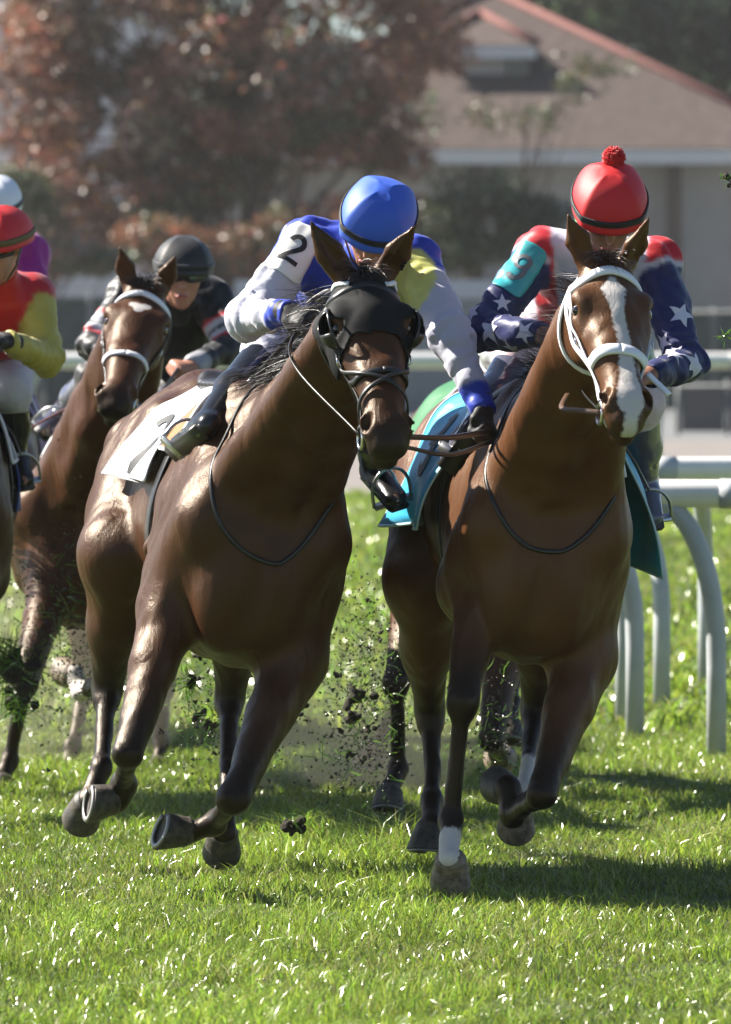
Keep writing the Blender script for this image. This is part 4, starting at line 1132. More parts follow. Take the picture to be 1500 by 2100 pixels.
def make_rider(sp):
    J = Horse()
    if 'horse' in sp:
        for k, gap in (('Rkn', .075), ('Lkn', .075), ('Ran', .06), ('Lan', .06), ('Rto', .05), ('Lto', .05)):
            x, y, Y = sp[k]; sp[k] = (x, y, beside(sp['horse'], x, y, Y, gap + sp.get('gap', 0)))
    g = lambda k: at(*sp[k])
    res = sp.get('res', .009)
    hc = g('head'); Fw = nrm(V(*sp['face'])); U = nrm(V(*sp.get('headup', (0.05, 0, 1))) - Fw * np.dot(V(*sp.get('headup', (0.05, 0, 1))), Fw)); S = np.cross(Fw, U)
    RHd = np.stack([S, Fw, U], 1)
    ch, pe = g('chest'), g('pelvis'); nb = g('neck')
    B = {k: g(k) for k in ('Rsh', 'Lsh', 'Rel', 'Lel', 'Rwr', 'Lwr', 'Rha', 'Lha', 'Rkn', 'Lkn', 'Ran', 'Lan', 'Rto', 'Lto')}
    side = nrm(B['Lsh'] - B['Rsh'])
    B['Rhip'] = pe - side * .105; B['Lhip'] = pe + side * .105
    pts = np.array(list(B.values()) + [hc, ch, pe, nb])
    root = empty('person', (pe[0], pe[1], 0), sp['label'], 'person', 'jockeys riding in the race')
    J.root, J.B, J.hc = root, B, hc
    lo, hi = pts.min(0) - .22, pts.max(0) + .22
    # --- the body itself: one continuous figure
    F = Field(lo, hi, sp.get('bres', .009)); q = .82
    F.ecap(pe, ch, side, .15 * q, .115 * q, .17 * q, .125 * q, .05)
    F.ecap(ch, (B['Rsh'] + B['Lsh']) / 2, side, .17 * q, .12 * q, .15 * q, .09 * q, .05)
    F.cap(nb, hc - U * .03 - Fw * .02, .056, .050, .03)
    for s in 'RL':
        F.cap(ch, B[s + 'sh'], .09 * q, .062 * q, .05); F.cap(B[s + 'sh'], B[s + 'el'], .056 * q, .045 * q, .03); F.cap(B[s + 'el'], B[s + 'wr'], .043 * q, .030, .02)
        F.cap(B[s + 'hip'], B[s + 'kn'], .092 * q, .062 * q, .04); F.cap(B[s + 'kn'], B[s + 'an'], .056 * q, .04 * q, .03); F.cap(B[s + 'an'], B[s + 'to'], .036 * q, .03 * q, .02)
        d = nrm(B[s + 'ha'] - B[s + 'wr']); u = nrm(np.cross(d, V(*sp.get('curl' + s, (0, .6, -.8))))); c = np.cross(u, d)
        fist(F, B[s + 'wr'], d, u, c)
    # head with face
    E = lambda c, r, k=.015, sub=False: F.ell(hc + RHd @ V(*c), r, RHd, k, sub)
    E((0, -.012, .02), (.074, .092, .088), .03)
    E((0, .030, -.055), (.056, .055, .070), .03)
    E((0, .055, -.108), (.026, .024, .022), .02)              # chin
    F.cap(hc + RHd @ V(0, .082, .002), hc + RHd @ V(0, .102, -.038), .009, .015, .012)   # nose
    for s in (-1, 1):
        E((s * .032, .072, .012), (.017, .014, .012), .010, True)
        E((s * .034, .066, .030), (.024, .016, .009), .012)
        E((s * .040, .055, -.030), (.024, .022, .020), .02)
        E((s * .075, -.012, -.005), (.008, .020, .030), .008)
    F.cap(hc + RHd @ V(-.018, .083, -.068), hc + RHd @ V(.018, .083, -.068), .008, .008, .006)
    F.cap(hc + RHd @ V(-.016, .083, -.080), hc + RHd @ V(.016, .083, -.080), .008, .008, .006)
    F.cap(hc + RHd @ V(-.024, .092, -.074), hc + RHd @ V(.024, .092, -.074), .003, .003, .003, True)
    P, Fq = F.mesh(1)
    mesh_obj('body', P, Fq.astype(np.int32), M[sp.get('skin', 'skin')], root)
    for s in (-1, 1): MB().ball(hc + RHd @ V(s * .032, .070, .012), .0125, 10, 7).build('eye', M['eye'], root)
    mb = MB(); mb.tube([hc + RHd @ V(x * .024, .0905 - abs(x) * .004, -.074 - .002 * abs(x)) for x in (-1, -.5, 0, .5, 1)], [.002, .0065, .007, .0065, .002], 8)
    mb.build('lips', simple('lips', (.36, .11, .10), .5), root)
    # --- jacket
    F = Field(lo, hi, res); loose = sp.get('loose', 1.0)
    F.ecap(pe + (ch - pe) * .12, ch, side, .155, .12, .185, .135, .06)
    F.ecap(ch, (B['Rsh'] + B['Lsh']) / 2, side, .175, .125, .14, .085, .05)
    F.cap(nb, nb + (hc - nb) * .25, .068, .062, .03)
    for s in 'RL':
        F.cap(ch, B[s + 'sh'], .085, .074, .06)
        F.cap(B[s + 'sh'], B[s + 'el'], .070 * loose, .058 * loose, .035); F.cap(B[s + 'el'], B[s + 'wr'], .054 * loose, .039, .025)
    F.wrinkle(-sp.get('fold', .007), fold(sp.get('seed', 3), 26))
    for i_, s in enumerate('RL'):
        el, sh, wr = B[s + 'el'], B[s + 'sh'], B[s + 'wr']
        F.crease(el, .13, -.017, 75, sp.get('seed', 3) + i_); F.crease(sh * .8 + ch * .2, .13, -.013, 65, sp.get('seed', 3) + 7 + i_); F.crease(el * .5 + wr * .5, .09, -.011, 95, sp.get('seed', 3) + 11 + i_); F.crease(el * .5 + sh * .5, .10, -.011, 80, sp.get('seed', 3) + 15 + i_)
    F.crease(pe * .5 + ch * .5, .20, -.008, 60, sp.get('seed', 3) + 30)
    for s in 'RL':          # sleeve ends cleanly at the cuff
        w = B[s + 'wr']; d = nrm(w - B[s + 'el'])
        F.ell(w + d * .075, (.075, .075, .062), np.stack([nrm(np.cross(d, V(0, 0, 1))), np.cross(d, nrm(np.cross(d, V(0, 0, 1)))), d], 1), .004, True)
    P, Fq = F.mesh(1); J.P = P
    segs = [('T', pe, (B['Rsh'] + B['Lsh']) / 2)] + [(s + 'u', B[s + 'sh'], B[s + 'el']) for s in 'RL'] + [(s + 'f', B[s + 'el'], B[s + 'wr']) for s in 'RL']
    rad = {'T': .16, 'Ru': .075, 'Lu': .075, 'Rf': .055, 'Lf': .055}
    T, Dd = zip(*[seg_t(P, a, b) for _, a, b in segs]); Dd = np.array([d - rad[n] for (n, _, _), d in zip(segs, Dd)])
    own = Dd.argmin(0); T = np.array(T)
    lat = (P - ch) @ side; fwd = (P - ch) @ V(0, -1, 0); upz = (P - ch)[:, 2]
    col = sp['colour'](own, T, lat, fwd, upz, P)
    for _ in range(1):
        Sm = np.zeros_like(col); cn = np.zeros(len(P))
        for a_, b_ in ((0, 1), (1, 2), (2, 3), (3, 0)):
            np.add.at(Sm, Fq[:, a_], col[Fq[:, b_]]); np.add.at(cn, Fq[:, a_], 1); np.add.at(Sm, Fq[:, b_], col[Fq[:, a_]]); np.add.at(cn, Fq[:, b_], 1)
        col = .4 * col + .6 * Sm / np.maximum(cn, 1)[:, None]
    jk = mesh_obj('silks_jacket', P, Fq.astype(np.int32), sp['silk'], root, True, {'col': col}); J.jacket = jk
    J.jbvh = bvh_of(P, Fq)
    # --- breeches
    F = Field(lo, hi, res)
    F.ecap(pe, pe + (ch - pe) * .30, side, .165, .125, .15, .12, .05)
    for s in 'RL':
        F.cap(B[s + 'hip'], B[s + 'kn'], .108, .072, .05)
        k2 = B[s + 'kn'] + (B[s + 'an'] - B[s + 'kn']) * .22; F.cap(B[s + 'kn'], k2, .070, .058, .03)
    F.wrinkle(-.004, fold(sp.get('seed', 3) + 5, 30))
    for i_, s in enumerate('RL'): F.crease(B[s + 'kn'], .12, -.008, 75, 40 + i_); F.crease(B[s + 'hip'], .16, -.010, 60, 44 + i_)
    P, Fq = F.mesh(1); mesh_obj('breeches', P, Fq.astype(np.int32), M[sp.get('breeches', 'breeches')], root)
    # --- boots and gloves
    for s in 'RL':
        a, t, k_ = B[s + 'an'], B[s + 'to'], B[s + 'kn']
        pp = np.array([a, t, k_]); F = Field(pp.min(0) - .14, pp.max(0) + .14, .009)
        top = k_ + (a - k_) * .16
        F.cap(top, a * .55 + k_ * .45, .064, .060, .03); F.cap(a * .55 + k_ * .45, a, .060, .042, .03)
        fd = nrm(t - a); lt = nrm(np.cross(fd, a - k_))
        F.ecap(a - fd * .03 + nrm(a - k_) * .015, a + fd * .06, lt, .036, .042, .040, .034, .025); F.ecap(a + fd * .06, t, lt, .040, .034, .038, .024, .02)
        P, Fq = F.mesh(1); bo = mesh_obj('boot', P, Fq.astype(np.int32), M[sp.get('boot', 'boot')], root)
        mb = MB(); sole_n = nrm(np.cross(lt, fd)); sole_n = sole_n if sole_n @ (a - k_) > 0 else -sole_n
        mb.ribbon([a - fd * .05 + sole_n * .045, a + fd * .05 + sole_n * .036, t + fd * .02 + sole_n * .024], [sole_n] * 3, .07, .010)
        mb.build('boot_sole', M['leather'], bo)
        if sp.get('glove', True):
            w, h = B[s + 'wr'], B[s + 'ha']; F = Field(np.minimum(w, h) - .15, np.maximum(w, h) + .15, .006)
            d = nrm(h - w); u = nrm(np.cross(d, V(*sp.get('curl' + s, (0, .6, -.8))))); c = np.cross(u, d)
            F.cap(w - d * .03, w, .036, .034, .02); fist(F, w, d, u, c, .008, .0125)
            P, Fq = F.mesh(1); mesh_obj('glove', P, Fq.astype(np.int32), M[sp.get('glovemat', 'glove')], root)
    # --- helmet, band, goggles
    hcn = hc + RHd @ V(0, -.008, .028)
    hm, (hu, hf, hs) = dome(hcn, U, Fw, (.120, .142, .114), M[sp['cap']], root)
    J.hcn, J.RHd = hcn, RHd
    mb = MB(); n = 88; Q = []; N = []
    for i in range(n + 1):
        a = 2 * math.pi * i / n
        Q.append(dome_pt(hcn, U, Fw, S, (.120, .142, .114), math.radians(85), a, 1.006)); N.append(nrm(S * math.cos(a) / .112 + Fw * math.sin(a) / .136))
    mb.ribbon(Q, N, .024, .0035); mb.build('helmet_band', M[sp.get('band', 'black_cloth')], hm)
    mb = MB()
    for s in (-1, 1):
        mb.ribbon([hcn + RHd @ V(s * .100, .02, -.02), hc + RHd @ V(s * .080, .025, -.06), hc + RHd @ V(s * .045, .045, -.115), hc + RHd @ V(0, .055, -.135)], [S * s, S * s, S * s - U * .5, -U], .014, .003)
    mb.build('chin_strap', M['leather'], hm)
    gz = sp.get('goggle_up', 0)
    v = []; f = []; nu, nv = 25, 7
    for j in range(nv):
        for i in range(nu):
            a = math.radians(-62 + 124 * i / (nu - 1)); e = (-.026 + .050 * j / (nv - 1)) * (1 - .25 * abs(math.sin(a * 1.3)) ** 3)
            dip = .010 * max(0, 1 - abs(a) / .25) if j < 2 else 0
            v.append(hc + RHd @ V(.098 * math.sin(a), .004 + .098 * math.cos(a), .010 + gz + e + dip))
    for j in range(nv - 1):
        for i in range(nu - 1):
            a = j * nu + i; f.append((a, a + 1, a + nu + 1, a + nu))
    gl = mesh_obj('goggles', v, f, M['lens'], root)
    sm = gl.modifiers.new('t', 'SOLIDIFY'); sm.thickness = .003
    mb = MB(); bd = [v[i] for i in range(nu)] + [v[j * nu + nu - 1] for j in range(1, nv)] + [v[(nv - 1) * nu + i] for i in range(nu - 2, -1, -1)] + [v[j * nu] for j in range(nv - 2, -1, -1)]
    mb.tube(bd, .0065, 6); mb.build('goggle_frame', M[sp.get('gframe', 'goggle_frame')], gl)
    mb = MB()
    for s in (-1, 1):
        mb.ribbon([hc + RHd @ V(s * .088, .05, .012 + gz), hc + RHd @ V(s * .103, .0, .02), hc + RHd @ V(s * .10, -.05, .02)], [S * s] * 3, .022, .003)
    mb.build('goggle_strap', M['black_cloth'], gl)
    return J

def cap_mat(name, col):
    m = simple(name, col, .50, .4, noise=.10, nscale=30, sheen=.04, bump=.25, bscale=600)
    return m
M['cap_blue'] = cap_mat('royal_blue_cap_cover', (.030, .105, .56)); M['cap_red'] = cap_mat('red_cap_cover', (.58, .012, .016))
M['cap_black'] = cap_mat('black_cap_cover', (.018, .018, .020)); M['cap_white'] = cap_mat('white_cap_cover', (.72, .74, .80)); M['cap_green'] = cap_mat('green_cap_cover', (.01, .22, .05))
M['band_tan'] = simple('olive_elastic_band', (.13, .09, .035), .7)
BLUE, LAV, YEL = V(.016, .045, .40), V(.44, .44, .52), V(.55, .55, .16)
NAVY, RED, WHT = V(.014, .020, .095), V(.50, .012, .022), V(.50, .49, .58)

def pick(n, default):
    return np.tile(default, (n, 1))
def col_A(own, T, lat, fwd, up, P):
    c = pick(len(P), BLUE)
    for s, (u, f) in (('R', (1, 3)), ('L', (2, 4))):
        m = (own == u) & (T[u] > (.42 if s == 'R' else .30)); c[m] = LAV
        m = own == f; c[m] = LAV
        m = (own == f) & (T[f] > .72); c[m] = BLUE
    m = (np.linalg.norm((P - at(845, 585, 22.30)) * V(1, .6, .75), axis=1) < .085); c[m] = YEL
    return c
def col_B(own, T, lat, fwd, up, P):
    c = pick(len(P), NAVY)
    st = np.sin(lat * 34 + up * 6 + .6)
    m = (own == 0); c[m] = np.where(st[m, None] > .35, RED, WHT)
    for u in (1, 2):
        m = (own == u) & (T[u] < .14); c[m] = np.where((np.sin(T[u][m] * 26 + .4) > .35)[:, None], RED, WHT)
    return c
def col_C(own, T, lat, fwd, up, P):
    c = pick(len(P), V(.012, .012, .016))
    for u in (1, 2):
        t = T[u]
        for a, b, k in ((.52, .58, RED), (.58, .70, V(.5, .5, .55)), (.76, .86, V(.5, .5, .55)), (.86, .92, RED)):
            m = (own == u) & (t > a) & (t < b); c[m] = k
    for u in (3, 4):
        m = (own == u) & (T[u] > .78); c[m] = V(.3, .3, .33)
    m = (own == 0) & (T[0] < .30); c[m] = V(.4, .4, .44)
    return c
def col_D(own, T, lat, fwd, up, P):
    c = pick(len(P), V(.42, .010, .016))
    for u in (1, 2):
        m = (own == u) & (T[u] > .12); c[m] = V(.42, .36, .07)
    m = (own > 2); c[m] = V(.42, .36, .07)
    return c
def col_E(own, T, lat, fwd, up, P): return pick(len(P), V(.28, .016, .20))
def col_F(own, T, lat, fwd, up, P):
    c = pick(len(P), V(.012, .20, .04)); m = np.sin(P @ V(40, 0, 30)) > .2; c[m] = V(.6, .62, .6); return c
SILK = cloth_mat('racing_silk', None, .48, True, fold=.55)

JA = make_rider(dict(horse=HA, label='jockey in blue and grey silks, blue helmet, leaning over the hooded horse',
    head=(772, 462, 22.15), face=(-.22, -.76, -.62), headup=(.26, -.3, 1), neck=(745, 540, 22.36), chest=(738, 575, 22.50), pelvis=(625, 655, 22.98),
    Rsh=(632, 500, 22.42), Lsh=(848, 535, 22.38), Rel=(508, 655, 22.28), Lel=(925, 690, 22.16), Rwr=(592, 642, 22.02), Lwr=(990, 838, 22.02),
    Rha=(625, 650, 21.97), Lha=(1003, 885, 21.98), Rkn=(548, 722, 22.58), Lkn=(762, 800, 22.55), Ran=(425, 872, 22.84), Lan=(768, 965, 22.80),
    Rto=(368, 918, 22.68), Lto=(812, 1022, 22.66), curlR=(.2, .7, -.7), curlL=(-.8, .3, -.4),
    colour=col_A, silk=SILK, cap='cap_blue', seed=3, fold=.006, loose=1.06, res=.009, bres=.010))
JB = make_rider(dict(horse=HB, gap=.05, label='jockey in star-spangled navy sleeves and red pompom cap on blazed horse',
    head=(1250, 432, 22.15), face=(.02, -.80, -.58), headup=(.03, -.25, 1), neck=(1235, 520, 22.38), chest=(1226, 580, 22.52), pelvis=(1120, 670, 22.98),
    Rsh=(1110, 520, 22.42), Lsh=(1342, 540, 22.40), Rel=(992, 680, 22.28), Lel=(1408, 748, 22.22), Rwr=(1108, 686, 22.04), Lwr=(1338, 768, 22.0),
    Rha=(1150, 692, 22.0), Lha=(1305, 775, 21.96), Rkn=(1062, 735, 22.58), Lkn=(1310, 830, 22.55), Ran=(975, 880, 22.86), Lan=(1322, 985, 22.84),
    Rto=(925, 950, 22.70), Lto=(1338, 1064, 22.70), glove=False, skin='skin_dark', breeches='breeches_pink', boot='boot_wrap',
    colour=col_B, silk=SILK, cap='cap_red', seed=8, fold=.006, loose=.98, res=.009, bres=.009))
JC = make_rider(dict(horse=HC, label='jockey all in black with striped sleeves and dark goggles facing the camera',
    head=(376, 560, 27.75), face=(.02, -.97, -.14), neck=(360, 630, 27.95), chest=(345, 660, 28.10), pelvis=(315, 730, 28.60),
    Rsh=(265, 605, 27.98), Lsh=(432, 612, 27.98), Rel=(192, 708, 27.85), Lel=(470, 712, 27.85), Rwr=(262, 742, 27.62), Lwr=(398, 752, 27.62),
    Rha=(290, 752, 27.58), Lha=(368, 752, 27.58), Rkn=(195, 775, 28.20), Lkn=(350, 800, 28.20), Ran=(125, 850, 28.48), Lan=(320, 930, 28.48),
    Rto=(95, 880, 28.36), Lto=(330, 975, 28.36), glove=False, boot='boot_wrap', breeches='black_cloth',
    colour=col_C, silk=SILK, cap='cap_black', seed=12, fold=.006, res=.011, bres=.009))
JD = make_rider(dict(horse=HD_, label='jockey in red jacket with mustard sleeves at the left edge',
    head=(-5, 505, 25.6), face=(-.42, -.86, -.25), neck=(0, 575, 25.80), chest=(-5, 630, 25.95), pelvis=(-45, 730, 26.42),
    Rsh=(-95, 600, 25.85), Lsh=(66, 610, 25.88), Rel=(-160, 720, 25.7), Lel=(98, 735, 25.76), Rwr=(-80, 700, 25.5), Lwr=(18, 700, 25.52),
    Rha=(-60, 698, 25.46), Lha=(-10, 692, 25.46), Rkn=(-130, 790, 26.0), Lkn=(22, 800, 26.02), Ran=(-140, 950, 26.25), Lan=(30, 930, 26.26),
    Rto=(-150, 1000, 26.1), Lto=(50, 985, 26.12), colour=col_D, silk=SILK, cap='cap_red', band='band_tan', seed=15, fold=.005, res=.011))
JE = make_rider(dict(horse=HE_, label='jockey with white helmet and magenta silks behind the red capped rider',
    head=(-12, 430, 30.3), face=(-.1, -.9, -.3), neck=(0, 490, 30.5), chest=(0, 540, 30.65), pelvis=(-30, 640, 31.1),
    Rsh=(-80, 510, 30.55), Lsh=(62, 515, 30.55), Rel=(-130, 610, 30.4), Lel=(72, 610, 30.4), Rwr=(-60, 640, 30.2), Lwr=(5, 640, 30.2),
    Rha=(-45, 642, 30.16), Lha=(-12, 642, 30.16), Rkn=(-100, 690, 30.7), Lkn=(20, 690, 30.7), Ran=(-110, 810, 30.95), Lan=(10, 810, 30.95),
    Rto=(-115, 850, 30.8), Lto=(18, 850, 30.8), colour=col_E, silk=SILK, cap='cap_white', seed=18, res=.016, bres=.015))
JF = make_rider(dict(horse=HF, label='jockey in green and white silks almost hidden behind the star-sleeved rider',
    head=(1225, 520, 26.2), face=(0, -.85, -.5), neck=(1205, 590, 26.4), chest=(1170, 640, 26.5), pelvis=(1100, 720, 26.95),
    Rsh=(1100, 620, 26.42), Lsh=(1265, 625, 26.42), Rel=(1018, 728, 26.3), Lel=(1310, 735, 26.3), Rwr=(1090, 760, 26.08), Lwr=(1200, 765, 26.08),
    Rha=(1110, 765, 26.04), Lha=(1180, 768, 26.04), Rkn=(1040, 790, 26.55), Lkn=(1200, 800, 26.55), Ran=(1010, 930, 26.8), Lan=(1210, 940, 26.8),
    Rto=(1000, 975, 26.65), Lto=(1215, 985, 26.65), colour=col_F, silk=SILK, cap='cap_green', seed=21, res=.016, bres=.015))

# pompom on the red cap
mb = MB(); pc = JB.hcn + nrm(V(.09, -.15, 1)) * .132
mb.ball(pc, .029, 18, 12)
for _ in range(1500):
    d = nrm(RNG.normal(size=3)); a = pc + d * .026; mb.tube([a, a + d * RNG.uniform(.005, .009) + RNG.normal(0, .002, 3)], [.0022, .0016], 3)
mb.build('pompom', M['cap_red'], [c for c in JB.root.children if c.name.startswith('helmet')][0])

# stars on the navy sleeves, arm badges with numbers
def star_poly(n=5, r=1, r2=.42, rot=0):
    return [((r if i % 2 == 0 else r2) * math.sin(math.pi * i / n + rot), (r if i % 2 == 0 else r2) * math.cos(math.pi * i / n + rot)) for i in range(2 * n)]
white_star = cloth_mat('white_star_silk', (.62, .60, .70))
def on_arm(J, a, b, t, ang, u_hint=None):
    p = J.B[a] * (1 - t) + J.B[b] * t; ax = nrm(J.B[b] - J.B[a]); f0 = nrm(V(0, -1, 0) - ax * np.dot(V(0, -1, 0), ax)); f1 = np.cross(ax, f0)
    n = math.cos(ang) * f0 + math.sin(ang) * f1
    return p, ax, np.cross(n, ax), n
for a, b, t, ang, sz, rot in (('Rsh', 'Rel', .74, .1, .030, .3), ('Rel', 'Rwr', .34, -.15, .050, .1), ('Rel', 'Rwr', .92, -.1, .042, .5), ('Rsh', 'Rel', .95, 1.2, .035, .2), ('Lsh', 'Lel', .62, -.5, .045, .2),
                              ('Lsh', 'Lel', .98, .5, .042, .5), ('Lel', 'Lwr', .22, -.1, .046, .1), ('Lel', 'Lwr', .55, .9, .036, .4), ('Lsh', 'Lel', .80, .9, .036, .7), ('Rel', 'Rwr', .62, 1.2, .04, 0)):
    p, u, v, n = on_arm(JB, a, b, t, ang)
    tv, tf = decal(JB.jbvh, [star_poly(rot=rot)], p, u, v, n, sz, .0025)
    mesh_obj('star', tv, tf, white_star, JB.jacket)
def rrect(w, h, r, n=6):
    out = []
    for cx, cy, a0 in ((w - r, h - r, 0), (-w + r, h - r, 90), (-w + r, -h + r, 180), (w - r, -h + r, 270)):
        for i in range(n + 1):
            a = math.radians(a0 + 90 * i / n); out.append((cx + r * math.cos(a), cy + r * math.sin(a)))
    return out
def stroke(pts, w):
    """thick 2D line as quads"""
    pts = [np.array(p, float) for p in pts]; L = []; R = []
    for i, p in enumerate(pts):
        t = pts[min(i + 1, len(pts) - 1)] - pts[max(i - 1, 0)]; t = t / np.linalg.norm(t); nn = np.array([-t[1], t[0]]); L.append(p + nn * w / 2); R.append(p - nn * w / 2)
    return [[tuple(L[i]), tuple(L[i + 1]), tuple(R[i + 1]), tuple(R[i])] for i in range(len(pts) - 1)]
def arc(cx, cy, rx, ry, a0, a1, n=10):
    return [(cx + rx * math.cos(math.radians(a0 + (a1 - a0) * i / n)), cy + ry * math.sin(math.radians(a0 + (a1 - a0) * i / n))) for i in range(n + 1)]
TWO = stroke(arc(0, .42, .42, .42, 170, -35) + [(-.42, -.78)], .30) + [[(-.58, -.68), (-.58, -.96), (.58, -.96), (.58, -.68)]]
NINE_ = stroke(arc(0, .40, .40, .42, 0, 360, 16), .28) + stroke([(.40, .40), (.40, -.30)] + arc(0, -.40, .40, .42, 0, -150, 8), .28)
def badge(J, a, b, t, ang, w, h, mat, num, nmat, nsize, flip=1, twist=0.0):
    p, u, v, n = on_arm(J, a, b, t, ang)
    up = -u; rt = np.cross(up, n) * 1.0                        # number reads upright towards the shoulder
    up, rt = up * math.cos(twist) + rt * math.sin(twist), rt * math.cos(twist) - up * math.sin(twist)
    tv, tf = decal(J.jbvh, [rrect(w, h, min(w, h) * .45)], p, rt, up, n, 1.0, .006)
    bo = mesh_obj('number_badge', tv, tf, mat, J.jacket); sm = bo.modifiers.new('t', 'SOLIDIFY'); sm.thickness = .003
    tv, tf = decal(J.jbvh, num, p, rt, up, n, nsize, .0085)
    mesh_obj('number', tv, tf, nmat, bo)
num_black = simple('black_print', (.012, .012, .013), .55)
num_grey = simple('grey_print', (.14, .16, .18), .5)
badge(JA, 'Rsh', 'Rel', .24, .30, .058, .090, simple('white_badge_vinyl', (.74, .73, .70), .4), TWO, num_black, .052, twist=-.1)
badge(JB, 'Rsh', 'Rel', .34, .45, .050, .090, simple('turquoise_badge_vinyl', (.05, .36, .40), .35), NINE_, num_grey, .052)

# ------------------------------------------------------------------ tack
def drape(H, y0, y1, ph0, ph1, off, ny=26, nph=36, wave=.0, skew=0.0, th=.004, z0=-.02, seed=1.0, taper=0.0, flare=0.0):
    """cloth or flap laid over the back: rows along the back, columns round the barrel"""
    v = []; nr = []; f = []
    for j in range(nph + 1):
        ph = ph0 + (ph1 - ph0) * j / nph; fr = abs(ph) / math.radians(100)
        for i in range(ny + 1):
            u = i / ny; y = y0 + (y1 - y0) * u + skew * fr + taper * fr * (.5 - u)
            a = H.L(0, y, z0); o = H.L(.75 * math.sin(ph), y, z0 + .75 * math.cos(ph)); d = nrm(a - o)
            hit = H.bvh.ray_cast(Vector(o), Vector(d), .8)
            p = np.array(hit[0]) if hit[0] is not None else a - d * .28
            w = wave * fr ** 1.6 * (math.sin(u * 9 + ph * 2 + seed) * .5 + math.sin(u * 17 - ph * 3 + seed * 2) * .35 + .75)
            if ph > 0: w += flare * fr ** 1.5 * (.6 + .4 * math.sin(u * 6 + 1))      # wind lifts the rail side
            v.append(p - d * (off + w)); nr.append(-d)
    for it in range(3):
        G = np.array(v).reshape(nph + 1, ny + 1, 3); K = G.copy()
        K[1:-1, :] = .5 * G[1:-1, :] + .25 * (G[:-2, :] + G[2:, :]); K2 = K.copy(); K2[:, 1:-1] = .5 * K[:, 1:-1] + .25 * (K[:, :-2] + K[:, 2:]); v = list(K2.reshape(-1, 3))
    n = len(v); top = [p + q * th for p, q in zip(v, nr)]
    W = ny + 1
    for j in range(nph):
        for i in range(ny):
            a = j * W + i; f.append((a, a + 1, a + 1 + W, a + W)); b = a + n; f.append((b, b + W, b + W + 1, b + 1))
    for i in range(ny):
        f.append((i, i + n, i + 1 + n, i + 1)); e = nph * W + i; f.append((e, e + 1, e + 1 + n, e + n))
    for j in range(nph):
        a = j * W; f.append((a, a + W, a + W + n, a + n)); a = j * W + ny; f.append((a, a + n, a + W + n, a + W))
    G = np.array(top).reshape(nph + 1, ny + 1, 3)
    return v + top, f, G

